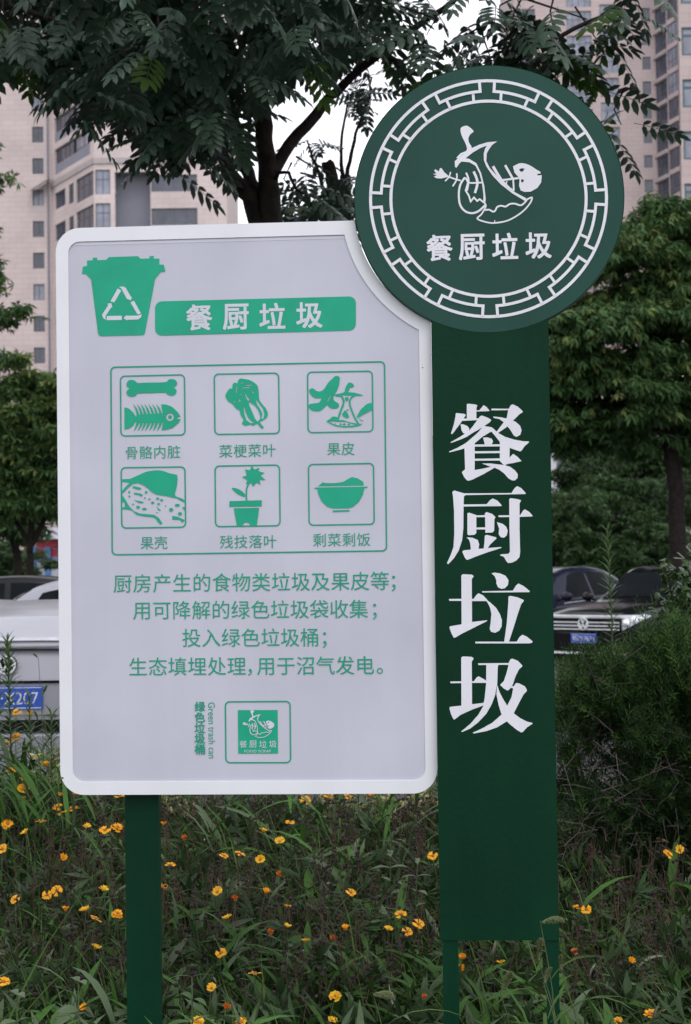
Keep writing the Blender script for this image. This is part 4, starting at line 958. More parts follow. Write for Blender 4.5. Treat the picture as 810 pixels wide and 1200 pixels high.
# shrubs behind the right-hand cars
SHR = [('dark rounded shrub just right of the sign column behind the blue car', 672, 618, 52, 44, 35.5, .3), ('olive green shrub in the middle of the row behind the parked cars', 722, 600, 46, 50, 38, .42),
       ('low light green shrub under the tall tree trunk at the right', 770, 640, 42, 30, 34.5, .35), ('dark shrub behind the trunk of the tall tree at the right', 800, 600, 60, 60, 39, .1), ('grey green shrub behind the sign column', 610, 620, 55, 45, 37, .2),
       ('deep green shrub topping the row, under the crown of the tall tree', 745, 560, 55, 40, 42, .06), ('small lighter green shrub low behind the roof of the blue car', 700, 650, 40, 20, 34, .5), ('dark shrub at the far left between the tree trunks and the parked cars', 8, 650, 40, 26, 48, .2), ('brownish green shrub at the far left under the thin trunked tree', -20, 640, 40, 40, 52, .25), ('tall dark shrub left of the olive one, under the low pale building', 668, 600, 40, 30, 44, .1)]
for lab, x, y, rx, rz, Y, sh_ in SHR:  # the last value is the share of lighter green leaves
    g = at(x, y, Y); k = Y/FPX
    tree('shrub', lab, (g.x, Y, 0), [(g.x, Y, -.05), (g.x+.05, Y, .5), (g.x, Y, g.z)], .05,
         [((g.x, Y, g.z), (rx*k, rx*k*.8, rz*k)), ((g.x-rx*k*.5, Y-.3, max(.6, g.z-rz*k*.6)), (rx*k*.7, rx*k*.6, rz*k*.7)), ((g.x+rx*k*.5, Y-.2, max(.5, g.z-rz*k*.7)), (rx*k*.7, rx*k*.6, rz*k*.7)), ((g.x, Y, max(.5, g.z*.4)), (rx*k, rx*k*.7, max(.5, g.z*.4)))],
         2100, .58, [m_leafD, m_leafM], sh_, (), 'shrubs behind the parked cars', 'shrub', .5)
# ------------------------------------------------------------------ parked cars
def paint(name, c, metal=.3, rough=.28): return M(name, c, rough, .04, 2, metal=metal, coat=.18, spec=.15)
m_silver = paint('silver_paint', (.33, .33, .365), .35, .34); m_blackp = paint('black_paint', (.006, .006, .008), .0, .2); m_bluep = paint('dark_blue_paint', (.011, .014, .028), .1, .25)
m_cglass = M('car_glass', (.010, .012, .014), .08, .2, 2, spec=.012); m_skyrefl = M('pale_rear_glass', (.42, .42, .47), .12, .05, 1.5, spec=.6)  # rear glass: bright sky reflection put into its pale base colour
m_chrome = M('chrome', (.86, .88, .90), .25, .03, 3, metal=.2); m_black = M('black_plastic', (.006, .006, .007), .6, .1, 5, spec=.1)
m_tyre = M('tyre', (.015, .015, .015), .85); m_rim = M('wheel_rim', (.4, .4, .42), .3, .1, 4, metal=.8)
m_plate = M('blue_plate', (.014, .075, .46), .4, .05, 6); m_platew = M('plate_white', (.62, .62, .66), .6)
m_lamp = M('lamp_lens', (.50, .52, .56), .08, .2, 9, spec=.8); m_tail = M('tail_lamp', (.30, .012, .012), .12, .2, 9, spec=.7)
# stations from nose to tail: y, half width, z bottom, z shoulder, z belt, half width at belt, z roof edge, half width there, z centre
CAR = [(0.00,.60,.26,.58,.70,.56,.735,.42,.745),(0.07,.74,.21,.63,.75,.68,.795,.48,.805),(0.30,.85,.19,.69,.80,.76,.85,.53,.87),(0.85,.90,.19,.76,.87,.80,.92,.57,.94),
       (1.35,.91,.19,.81,.91,.82,.95,.60,.98),(2.12,.915,.19,.86,.94,.84,1.35,.62,1.385),(2.65,.915,.19,.87,.95,.845,1.425,.62,1.465),(3.20,.915,.19,.88,.965,.84,1.41,.61,1.45),
       (3.70,.91,.19,.89,.985,.83,1.31,.59,1.36),(4.22,.90,.20,.915,1.03,.80,1.09,.62,1.12),(4.58,.86,.22,.92,1.05,.77,1.095,.60,1.11),(4.70,.80,.25,.86,.99,.73,1.04,.55,1.06),(4.76,.75,.30,.66,.85,.68,.90,.45,.91)]
def cat(a, b, c, d, t): return .5*((2*b)+(c-a)*t+(2*a-5*b+4*c-d)*t*t+(3*b-a-3*c+d)*t**3)
def car_row(s):
    y, w, zb, zs, zbl, wb, zr, wr, zc = s
    return [(w*.90, y, zb), (w*.985, y, zb+.12), (w, y, zb+(zs-zb)*.55), (w*.992, y, zs), (wb, y, zbl), (wr, y, zr), (wr*.5, y, zr+(zc-zr)*.8), (0, y, zc)]
ROWS = np.array([car_row(s) for s in CAR])
def surf(u, v, off=0):
    """point of the body at station u and row v (v > 7 is the other side)"""
    s = 1
    if v > 7: v = 14-v; s = -1
    def P(u, v):
        i = min(int(u), len(ROWS)-2); t = u-i; g = lambda k: ROWS[min(max(k, 0), len(ROWS)-1)]
        col = cat(g(i-1), g(i), g(i+1), g(i+2), t)
        j = min(int(v), 6); tv_ = v-j; h = lambda k: col[max(k, 0)] if k <= 7 else col[14-k]*np.array([-1, 1, 1])
        a, b_, c, d = h(j-1), h(j), h(j+1), h(j+2)
        if j in (3, 4, 5): return b_+(c-b_)*tv_ if j == 4 else cat(b_*2-c if j == 3 else a, b_, c, d if j != 3 else c*2-b_, tv_)
        return cat(a, b_, c, d, tv_)
    p = P(u, v)
    if off:
        du = P(min(u+.02, 12), v)-P(max(u-.02, 0), v); dv = P(u, min(v+.03, 7))-P(u, max(v-.03, 0)); n = np.cross(du, dv); n = n/(np.linalg.norm(n)+1e-9)
        if n[2] < 0 and v > 4 or n[0] < 0 and v <= 4: n = -n
        p = p+n*off
    return (p[0]*s, p[1], p[2])
def patch(us, vs, off, flat=True):
    """grid patch on the body with a folded rim; us, vs: lists, us may be functions of the row fraction"""
    b = MB(); nu, nv = len(us), len(vs)
    b.add([surf(u, v, off) for v in vs for u in us], [(j*nu+i, j*nu+i+1, (j+1)*nu+i+1, (j+1)*nu+i) for j in range(nv-1) for i in range(nu-1)])
    return b
def qpatch(c00, c10, c11, c01, off, n=8):
    b = MB(); g = np.linspace(0, 1, n+1)
    pts = []
    for t in g:
        for s in g:
            u = (c00[0]*(1-s)+c10[0]*s)*(1-t)+(c01[0]*(1-s)+c11[0]*s)*t; v = (c00[1]*(1-s)+c10[1]*s)*(1-t)+(c01[1]*(1-s)+c11[1]*s)*t
            pts.append(surf(u, v, off))
    b.add(pts, [(j*(n+1)+i, j*(n+1)+i+1, (j+1)*(n+1)+i+1, (j+1)*(n+1)+i) for j in range(n) for i in range(n)]); return b
def text_mesh(text, w, h):
    v, f = glyph(text); xs = [p[0] for p in v]; ys = [p[1] for p in v]
    kx, ky = w/(max(xs)-min(xs)), h/(max(ys)-min(ys)); mx, my = (min(xs)+max(xs))/2, (min(ys)+max(ys))/2
    return [((x-mx)*kx, (y-my)*ky) for x, y in v], f
def ring(b, c, r0, r1, y0, y1, n=28):
    for k in range(n):
        a, a2 = 2*math.pi*k/n, 2*math.pi*(k+1)/n; q = lambda r, t, y: (c[0]+r*math.cos(t), y, c[1]+r*math.sin(t))
        b.add([q(r0,a,y0), q(r1,a,y0), q(r1,a2,y0), q(r0,a2,y0), q(r0,a,y1), q(r1,a,y1), q(r1,a2,y1), q(r0,a2,y1)], [(0,1,2,3), (7,6,5,4), (1,5,6,2), (0,3,7,4)])
def bars(b, pts, w, y0, y1):
    for (xa_, za_), (xb_, zb_) in zip(pts[:-1], pts[1:]):
        d = Vector((xb_-xa_, zb_-za_)).normalized()*w/2; n = Vector((-d.y, d.x))
        c = [(xa_-d.x+n.x, za_-d.y+n.y), (xb_+d.x+n.x, zb_+d.y+n.y), (xb_+d.x-n.x, zb_+d.y-n.y), (xa_-d.x-n.x, za_-d.y-n.y)]
        b.add([(x, y0, z) for x, z in c]+[(x, y1, z) for x, z in c], [(0,1,2,3), (7,6,5,4), (0,4,5,1), (1,5,6,2), (2,6,7,3), (3,7,4,0)])
def badge(cx, cz, r, y0, y1, parent):
    """round badge: a V above a W inside a ring"""
    b = MB(); ring(b, (cx, cz), r*.86, r, y0, y1); w = r*.17
    bars(b, [(cx-r*.33, cz+r*.84), (cx, cz+r*.10), (cx+r*.33, cz+r*.84)], w, y0, y1)
    bars(b, [(cx-r*.82, cz+r*.34), (cx-r*.36, cz-r*.74), (cx, cz+r*.02), (cx+r*.36, cz-r*.74), (cx+r*.82, cz+r*.34)], w, y0, y1)
    return b.build('badge', m_chrome, parent)
def plate(cx, cz, y, text, parent, front, w=.44, h=.14):
    s = -1 if front else 1
    b = MB(); b.box((cx-w/2, min(y, y+s*.012), cz-h/2), (cx+w/2, max(y, y+s*.012), cz+h/2)); p = b.build('number_plate', m_plate, parent)
    v, f = text_mesh(text, w*.88, h*.66); b = MB()
    b.add([(cx+(x if front else -x), y+s*.0145, cz+z) for x, z in v], f); b.build('plate_lettering', m_platew, p)
    b = MB(); yy = y+s*.0145
    for x0, x1, z0, z1 in ((-w/2+.006, w/2-.006, h/2-.011, h/2-.006), (-w/2+.006, w/2-.006, -h/2+.006, -h/2+.011)):
        b.add([(cx+x0, yy, cz+z0), (cx+x1, yy, cz+z0), (cx+x1, yy, cz+z1), (cx+x0, yy, cz+z1)], [(0, 1, 2, 3)])
    b.build('plate_border', m_platew, p); return p
def car(label, nose, phi, mp, rear_glass=None, text=None, rear_text=None, detail='front'):
    """nose: ground point under the front; phi: 0 faces the camera, positive turns the nose to the left"""
    root = empty('parked_car', (nose[0], nose[1], 0), -phi, label, 'car', 'parked cars')
    b = MB(); us = np.linspace(0, 12, 73); vs = np.linspace(0, 14, 71); nu, nv = len(us), len(vs)
    b.add([surf(u, v) for v in vs for u in us], [(j*nu+i, j*nu+i+1, (j+1)*nu+i+1, (j+1)*nu+i) for j in range(nv-1) for i in range(nu-1)])
    for u in (0, nu-1): b.f.append(tuple(j*nu+u for j in range(nv))); b.mi.append(0)
    b.f.append(tuple(range(nu))+tuple((nv-1)*nu+i for i in range(nu-1, -1, -1))); b.mi.append(0)
    body = b.build('body', mp, root, True)
    me = body.data; bm = bmesh.new(); bm.from_mesh(me); bmesh.ops.recalc_face_normals(bm, faces=bm.faces); bm.to_mesh(me); bm.free()
    # glass
    qpatch((4.12, 4.55), (4.12, 9.45), (4.93, 8.75), (4.93, 5.25), .006, 10).build('windscreen', m_cglass, root, True)
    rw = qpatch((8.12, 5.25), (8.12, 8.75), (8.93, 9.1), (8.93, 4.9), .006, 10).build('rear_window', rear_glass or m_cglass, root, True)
    for s in (0, 1):
        f_ = (lambda v: v) if s == 0 else (lambda v: 14-v)
        for c in (((4.62, 4.08), (6.02, 4.08), (6.02, 4.90), (5.10, 4.90)), ((6.16, 4.08), (7.35, 4.08), (7.25, 4.90), (6.16, 4.90)), ((7.5, 4.12), (8.35, 4.22), (7.85, 4.86), (7.4, 4.88))):
            qpatch(*[(u, f_(v)) for u, v in c], .006, 8).build('side_window', m_cglass, root, True)
        sx = 1 if s == 0 else -1
        b = MB(); b.sphere((sx*1.0, 1.62, 1.0), .1, 12, 8, (1.05, .55, .75)); b.tube([(sx*.84, 1.62, .95), (sx*.98, 1.62, .98)], .025, 6); b.build('wing_mirror', mp, root, True)
        for yw in (.92, 3.72):
            b = MB(); b.tube([(sx*.935, yw, .33), (sx*.70, yw, .33)], .335, 26); wh = b.build('wheel', m_tyre, root, False)
            b = MB(); b.tube([(sx*.945, yw, .33), (sx*.90, yw, .33)], .22, 20); b.build('rim', m_rim, wh, False)
        qpatch(*[(u, f_(v)) for u, v in ((4.5, 3.45), (7.6, 3.45), (7.6, 3.52), (4.5, 3.52))], .012, 8).build('chrome_strip', m_chrome, root, True)
        qpatch(*[(u, f_(v)) for u, v in ((11.15, 2.7), (11.75, 2.7), (11.75, 4.2), (11.0, 4.2))], .008, 6).build('tail_lamp', m_tail, root, True)
        hl_ = qpatch(*[(u, f_(v)) for u, v in ((.25, 2.75), (2.35, 3.30), (2.1, 3.75), (.25, 4.0))], .008, 8).build('headlamp', m_lamp if detail == 'front' else m_cglass, root, True)
        if detail == 'front':
            for k in (.7, 1.35):
                p0 = surf(k, f_(3.35), .02); b = MB(); b.sphere(p0, .055, 12, 8); b.build('lamp_bulb', m_chrome, hl_, True)
    if detail == 'front':
        b = MB(); b.box((-.62, -.030, .53), (.62, .05, .725)); gr = b.build('grille', m_black, root)
        for z in (.560, .610, .660):
            b = MB(); b.box((-.60, -.046, z), (.60, -.026, z+.016)); b.build('grille_bar', m_chrome, gr)
        b = MB(); P = [(-.80, .17, .735), (-.62, -.005, .732), (-.3, -.045, .73), (.3, -.045, .73), (.62, -.005, .732), (.80, .17, .735)]
        P2 = [(x, y-.012, z+.034) for x, y, z in P]; b.add(P+P2, [(i, i+1, i+7, i+6) for i in range(5)]); st = b.build('chrome_strip', m_chrome, root); so = st.modifiers.new('solid', 'SOLIDIFY'); so.thickness = .025
        bd = badge(0, .645, .088, -.072, -.047, root); b = MB(); b.tube([(0, -.05, .645), (0, -.040, .645)], .088, 24); b.build('badge_disc', m_black, bd)
        b = MB(); b.box((-.70, -.028, .26), (.70, .06, .50)); b.build('air_intake', m_black, root)
        b = MB(); b.box((-.72, -.05, .205), (.72, .05, .235)); b.build('bumper_strip', m_chrome, root)
        plate(0, .435, -.04, text, root, True)
    if detail == 'rear':
        yR = 4.765
        bd = badge(0, 1.0, .056, 4.76, 4.79, root); b = MB(); b.tube([(0, 4.72, 1.0), (0, 4.765, 1.0)], .056, 24); b.build('badge_disc', m_black, bd)
        b = MB(); b.box((-.34, yR-.06, .695), (.34, yR+.006, .885)); b.build('plate_recess', mp, root)
        b = MB(); b.box((-.66, yR-.1, .888), (.66, yR+.02, .902)); b.build('handle_strip', m_black, root)
        plate(0, .80, yR+.006, rear_text, root, False)
        b = MB(); b.box((-.76, yR-.12, .60), (.76, yR+.045, .665)); b.build('bumper_strip', m_black, root); b = MB(); b.box((-.74, yR-.12, .28), (.74, yR+.03, .597)); bb = b.build('bumper', mp, root)
        bv = bb.modifiers.new('bevel', 'BEVEL'); bv.width = .03; bv.segments = 3
        b = MB(); b.box((-.72, 4.60, 1.098), (.72, 4.72, 1.118)); sp = b.build('boot_lip', m_chrome if False else mp, root); bv = sp.modifiers.new('bevel', 'BEVEL'); bv.width = .008; bv.segments = 2
        qpatch((8.80, 6.35), (8.80, 7.65), (8.92, 7.8), (8.92, 6.2), .010, 6).build('reflection_patch', m_lamp, rw, True)  # pale patch: a reflection painted on at the base of the rear glass
    b = MB(); b.tube([(.02, 3.55, 1.41), (.02, 3.68, 1.47), (.02, 3.74, 1.475)], [.02, .012, .004], 6)
    if detail != 'rear': b.build('roof_aerial', mp, root)
    return root
_FULL = ROWS.copy(); ROWS[:, :, 2] = np.where(_FULL[:, :, 2] > 1.06, 1.06+(_FULL[:, :, 2]-1.06)*.72, _FULL[:, :, 2])   # a lower roof for this one
# the silver car: tail towards us, so it is turned right round
c = at(8, 780, 10.4)
car('silver saloon car seen from behind at the left edge, blue plate half hidden by weeds', (c.x, 10.4+4.77), math.pi, m_silver, m_skyrefl, None, '鄂A·X207', 'rear')
ROWS[:] = _FULL
q = at(-205, 690, 17.2); car('silver saloon car parked sideways beyond the one with the blue plate', (q.x, 17.2), rad(82), m_silver, None, None, None, 'none')
q = at(-225, 690, 22.6); car('black car parked sideways, only its dark roof and windows showing at the left', (q.x, 22.6), rad(86), m_blackp, None, None, None, 'none')
q = at(686, 735, 25.0); car('black saloon car with chrome grille and blue front plate, behind the conifer bush', (q.x, 25.0), rad(41), m_blackp, None, '鄂P59B36', None, 'front')
car('dark blue saloon car beside the black one, half hidden by the sign column', (1.70, 26.6), rad(40), m_bluep, None, '鄂A·K816', None, 'front')
# ------------------------------------------------------------------ flower bed
m_lance = M('coreopsis_leaf', (.048, .112, .024), .55, .5, 1.3, spec=.10, transl=.2)
m_lance2 = M('grey_green_leaf', (.070, .105, .052), .5, .45, 1.3, spec=.18, transl=.15)
m_blade = M('grass_blade', (.070, .125, .030), .5, .45, 1.3, spec=.12, transl=.25)
m_dry = M('dry_stem', (.052, .026, .018), .85, .45, 2); m_pale = M('dead_pale_leaf', (.20, .185, .15), .8, .3, 3); m_seed = M('dark_seed_head', (.018, .012, .010), .9, .4, 20)
m_petal = M('orange_petal', (.84, .38, .012), .55, .22, 30, spec=.3, transl=.25); m_yellow = M('yellow_petal', (.82, .46, .02), .55, .18, 30, spec=.3, transl=.25)
m_red = M('rust_red_petal', (.55, .14, .015), .6, .2, 30, transl=.2); m_centre = M('flower_centre', (.30, .11, .012), .8, .3, 60); m_stem = M('flower_stem', (.06, .085, .03), .6, .3, 5)
rs = np.random.RandomState(5)
def strip(L, W, bend, n=5, fold=.25):
    """a lance leaf growing along +x, arching down by bend"""
    V, Fq = [], []
    for i in range(n+1):
        t = i/n; w = W*math.sin(math.pi*min(1, .12+.88*t)**1.15)*.5 if i < n else .0004
        a = bend*t; x = L*(math.sin(a)/bend if abs(bend) > 1e-3 else t); z = -L*(1-math.cos(a))/bend if abs(bend) > 1e-3 else 0
        V += [(x, w, z+w*fold), (x, 0, z), (x, -w, z+w*fold)]
    for i in range(n):
        k = 3*i
        for a, b_ in ((0, 1), (1, 2)): Fq += [(k+a, k+b_, k+3+b_), (k+a, k+3+b_, k+3+a)]
    return np.array(V), np.array(Fq)
def bed_points(n, y0=3.6, y1=8.95, pw=1.0):
    """ground points inside the strip of bed the photo shows, a little wider"""
    n = int(n*1.37); Y = y0+(y1-y0)*rs.rand(n)**pw; X = (rs.rand(n)*2-1)*(Y*.225+.90)
    return np.stack([X, Y, np.zeros(n)+.01], 1)
def hgt(Y): return np.interp(Y, [3.5, 4.8, 5.3, 6.5, 8, 9], [.20, .24, .30, .42, .54, .62])
def clumpy(P, n, spread):
    k = rs.randint(0, len(P), n); return P[k]+np.concatenate([rs.randn(n, 2)*spread, np.zeros((n, 1))], 1)
def clear(P, keep=.10):
    """keep leaves from growing through the sign's steel"""
    Q = np.array([(p[0]*SR.x+p[1]*SR.y-U0, p[0]*SN.x+p[1]*SN.y-5.0) for p in P])
    return ~((np.abs(Q[:, 1]) < .09) & ((np.abs(Q[:, 0]) < .21) | (np.abs(Q[:, 0]+1.03) < .09)))
# leaf rosettes
parts = []
for L, W, bend, cnt in ((.20, .022, .7, 3800), (.26, .028, 1.0, 3000), (.15, .030, .5, 2600), (.30, .024, 1.3, 1800)):
    cnt = int(cnt*1.37); c = bed_points(260, pw=.9); P = clumpy(c, cnt, .075); P[:, 2] += rs.rand(cnt)**1.5*hgt(P[:, 1])*.55
    P = P[clear(P) & (rs.rand(cnt) < np.interp(P[:, 1], [5.6, 6.6], [1, .45]))]; cnt = len(P)
    a = rs.rand(cnt)*6.283; el = rs.uniform(.45, 1.35, cnt); D = np.stack([np.cos(a)*np.cos(el), np.sin(a)*np.cos(el), np.sin(el)], 1)
    tv, tf = strip(L, W, bend); parts.append(scatter(tv, tf, P, frames(D, rs.randn(cnt)*.3), rs.uniform(.6, 1.25, cnt)*np.interp(P[:, 1], [3.5, 6, 9], [.85, 1, 1.25])))
V, F = merge(parts); mi = np.repeat((rs.rand(len(F)//20) < .22).astype(int), 20)
tag(link('flower_bed_leaves', npmesh('leaves', V, F, mi), [m_lance, m_lance2]), kind='stuff')
# upright leafy stems of the far part and grass blades
parts = []
cnt = 5200; P = np.stack([rs.uniform(-3.1, 1.5, cnt), rs.uniform(7.4, 8.9, cnt), rs.rand(cnt)*.50], 1); P[P[:, 0] < -1.35, 2] *= 1.22
P = P[(P[:, 0] < -1.25) | (rs.rand(cnt) < .22)]; cnt = len(P); a = rs.rand(cnt)*6.283; el = rs.uniform(.7, 1.45, cnt)
tv, tf = strip(.26, .020, .8); VF = scatter(tv, tf, P, frames(np.stack([np.cos(a)*np.cos(el), np.sin(a)*np.cos(el), np.sin(el)], 1), rs.randn(cnt)*.4), rs.uniform(.6, 1.3, cnt))
tag(link('tall_weed_leaves', npmesh('tall', *VF, np.repeat((rs.rand(cnt) < .2).astype(int), len(tf))), [m_lance, m_lance2]), kind='stuff')
for L, W, bend, cnt in ((.42, .006, .6, 4200), (.34, .005, 1.2, 3600), (.55, .007, .9, 1500)):
    cnt = int(cnt*1.37); P = clumpy(bed_points(300), cnt, .09); P = P[clear(P)]; cnt = len(P)
    a = rs.rand(cnt)*6.283; el = rs.uniform(.9, 1.5, cnt); D = np.stack([np.cos(a)*np.cos(el), np.sin(a)*np.cos(el), np.sin(el)], 1)
    tv, tf = strip(L, W, bend, 4, .1); parts.append(scatter(tv, tf, P, frames(D, rs.randn(cnt)*.6), rs.uniform(.5, 1.1, cnt)*np.interp(P[:, 1], [3.5, 5, 9], [.55, .75, 1.25])))
V, F = merge(parts); tag(link('grass', npmesh('grass', V, F), m_blade), kind='stuff')
# thicket of green stem foliage low between, so little soil shows
tv, tf = tuft(8, .10, .022); P = bed_points(5200); P[:, 2] = rs.rand(len(P))*hgt(P[:, 1])*.75; P = P[clear(P)]
V, F = scatter(tv, tf, P, frames(rs.randn(len(P), 3), rs.rand(len(P))*6), rs.uniform(.6, 1.3, len(P)))
tag(link('undergrowth', npmesh('under', V, F, np.repeat((rs.rand(len(P)) < .25).astype(int), len(tf))), [m_leafD, m_lance2]), kind='stuff')
# brown stalks with dark seed heads
def stalks(n, y0, y1):
    b = MB(); s = MB(); P = bed_points(n, y0, y1)
    P = P[clear(P)]
    for p in P:
        h = hgt(p[1])*rs.uniform(.7, 1.12); lx, ly = rs.randn(2)*.06
        top = Vector((p[0]+lx, p[1]+ly, h)); b.tube([p, Vector((p[0]+lx*.4, p[1]+ly*.4, h*.55)), top], [.0022, .0018, .0013], 3, 0, False)
        for k in range(rs.randint(1, 4)):
            t = top+Vector((rs.randn()*.022, rs.randn()*.022, -rs.rand()*.07)); s.sphere(t, rs.uniform(.005, .0095), 6, 4, (1, 1, .8))
            b.tube([top-Vector((0, 0, .09)), t], [.0012, .0009], 3, 0, False)
    tag(b.build('dry_stalks', m_dry), kind='stuff'); tag(s.build('seed_heads', m_seed), kind='stuff')
stalks(1700, 5.35, 8.9)
tv, tf = strip(.11, .014, 1.6, 4); P = bed_points(260); P[:, 2] = rs.rand(len(P))*hgt(P[:, 1])*.7; P = P[clear(P)]
V, F = scatter(tv, tf, P, frames(rs.randn(len(P), 3)*np.array([1, 1, .6]), rs.rand(len(P))*6), rs.uniform(.5, 1.2, len(P)))
tag(link('dead_leaves', npmesh('dead', V, F), m_pale), kind='stuff')
# pale flower spikes far back below the board
tv, tf = tuft(7, .035, .010)
P = np.array([at(x, y, 8.5+rs.randn()*.2) for x, y in zip(list(rs.uniform(370, 515, 170))+list(rs.uniform(192, 230, 40))+list(rs.uniform(40, 72, 60)), list(rs.uniform(925, 962, 170))+list(rs.uniform(930, 955, 40))+list(rs.uniform(880, 915, 60)))])
m_cream = M('cream_floret', (.42, .40, .20), .7, .3, 20)
V, F = scatter(tv, tf, P, frames(np.array([[0, .1, 1.]]*len(P))+rs.randn(len(P), 3)*.3, rs.rand(len(P))*6), rs.uniform(.5, 1.1, len(P)))
tag(link('pale_florets', npmesh('cream', V, F), m_cream), kind='stuff')

# --- coreopsis flowers: every bloom in the photo is a thing (stem, bloom, centre)
def bloom_mesh(name, cup, m, seed, double=False):
    r_ = random.Random(seed); b = MB()
    for ringk in range(2 if double else 1):
        for k in range(8):
            if r_.random() < .06: continue
            a = 2*math.pi*k/8+ringk*.39+r_.uniform(-.08, .08); L = .026*(1-.2*ringk)*r_.uniform(.88, 1.08); c_ = cup+r_.uniform(-.15, .15)+.35*ringk
            ca, sa = math.cos(a), math.sin(a)
            def q(x, w): z = x*math.sin(c_)-18*x*x*(.5 if c_ < .8 else .2); xx = x*math.cos(c_); return (ca*xx-sa*w, sa*xx+ca*w, z+abs(w)*.25)
            b.add([q(.003, 0), q(L*.55, .0055), q(L*.92, .0095), q(L, .0060), q(L*.90, .0030), q(L*1.03, 0), q(L*.90, -.0030), q(L, -.0060), q(L*.92, -.0095), q(L*.55, -.0055), q(L*.55, 0)],
                  [(0, 1, 10), (10, 1, 2, 3), (10, 3, 4), (10, 4, 5), (10, 5, 6), (10, 6, 7), (10, 7, 8, 9), (0, 10, 9)])
    me = b.mesh(name, False); me.materials.append(m); return me
BL = [bloom_mesh('bloom', .35, m_petal, 1), bloom_mesh('bloom', .15, m_petal, 2, True), bloom_mesh('bloom', .7, m_yellow, 3), bloom_mesh('bloom', 1.0, m_petal, 4), bloom_mesh('bloom', 1.15, m_red, 5), bloom_mesh('bloom', .45, m_yellow, 6, True)]
cb = MB(); cb.sphere((0, 0, .003), .0075, 8, 5, (1, 1, .6)); CM = cb.mesh('centre', True); CM.materials.append(m_centre)
FL = [(18,863,1),(8,872,0),(29,913,1),(27,924,5),(30,936,0),(1,937,0),(73,932,0),(89,932,3),(68,946,0),(86,948,1),(73,953,0),(9,966,1),(48,963,0),(102,970,2),(30,977,2),(138,970,1),(123,973,0),(140,934,0),(3,995,0),(74,1007,3),(18,1054,0),(55,1049,0),(67,1044,0),
 (121,1044,2),(100,1068,2),(112,1077,0),(138,1071,1),(77,1068,3),(112,1112,2),(4,1151,0),(100,1183,3),(192,968,3),(200,1014,0),(192,1043,3),(255,1046,2),(262,1003,0),(267,1077,2),(259,1117,0),(248,1159,2),(232,1198,5),(216,984,4),(358,938,0),(384,932,0),(408,934,0),(436,933,3),(340,964,0),
 (308,975,2),(328,987,2),(281,1001,0),(305,1008,2),(311,1047,3),(328,1027,4),(276,1055,4),(337,1066,3),(337,1087,2),(317,1095,4),(358,1104,2),(411,1046,0),(455,1090,2),(470,1072,0),(490,1083,0),(477,1092,0),(507,1003,0),(392,1101,4),(299,1141,0),(393,1168,5),(265,1182,4),(497,1171,4),(282,1199,0),(389,1197,2),
 (777,985,0),(783,1001,0),(796,997,2),(677,1064,1),(687,1066,0),(587,1130,2),(542,1123,3),(541,1137,3),(762,1188,1),(783,1190,0),(738,1127,3),(675,1119,4),(724,1197,0),(19,835,0),(37,838,3),(55,898,3),(14,905,0),(160,1002,4),(405,1090,3)]
def where(x, y):
    if x < 68: p = 'left of the sign'
    elif x < 146: p = 'below the lower left corner of the board'
    elif x < 330: p = 'between the posts, left half'
    elif x < 512: p = 'between the posts, right half'
    elif x < 660: p = 'between the two column legs'
    else: p = 'right of the sign column'
    return p
KIND = ['orange flat flower', 'large orange double flower', 'yellow cupped flower', 'small half closed orange flower', 'rust red withering flower', 'large yellow double flower']
seen_l = {}
for x, y, k in FL:
    d = float(np.interp(y, [830, 930, 1000, 1050, 1100, 1150, 1200], [8.6, 8.0, 6.9, 6.3, 5.8, 5.4, 5.15]))
    if 640 > x > 515: d = 5.7
    p = at(x, y, d); lx, ly = rs.randn(2)*.05
    root = empty('coreopsis_flower', (p.x+lx, d+ly, 0), 0, None, 'flower', 'coreopsis flowers in the bed')
    w = where(x, y); row_ = 'far' if y < 960 else 'middle' if y < 1075 else 'near'
    base = f'{KIND[k]} {w}, {row_} rows'
    seen_l.setdefault(base, []).append((x, y, root))
    b = MB(); h = p.z
    b.tube([(0, 0, 0), (-lx*.4, -ly*.4, h*.5), (-lx, -ly, h)], [.0022, .0017, .0013], 4, 0, False); b.build('stem', m_stem, root)
    tilt = Matrix.Rotation(rs.uniform(-.15, .95), 3, 'X') @ Matrix.Rotation(rs.uniform(-.5, .5), 3, 'Y') @ Matrix.Rotation(rs.rand()*6, 3, 'Z')
    bl = link('bloom', BL[k], None, root); bl.location = (-lx, -ly, h); bl.rotation_euler = tilt.to_euler(); s = rs.uniform(.9, 1.15)*np.interp(d, [5, 8], [.74, .98])*(1.15 if k in (1, 5) else 1); bl.scale = (s, s, s)
    ce = link('centre', CM, None, bl)
for base, L in seen_l.items():
    if len(L) == 1: L[0][2]['label'] = base; continue
    L.sort(key=lambda t: t[0]); nm = ['first', 'second', 'third', 'fourth', 'fifth', 'sixth', 'seventh', 'eighth', 'ninth', 'tenth', 'eleventh', 'twelfth']
    for i, (x, y, o) in enumerate(L):
        pos = 'leftmost' if i == 0 else 'rightmost' if i == len(L)-1 else nm[i]+' from left'
        o['label'] = f'{base}, {pos}'

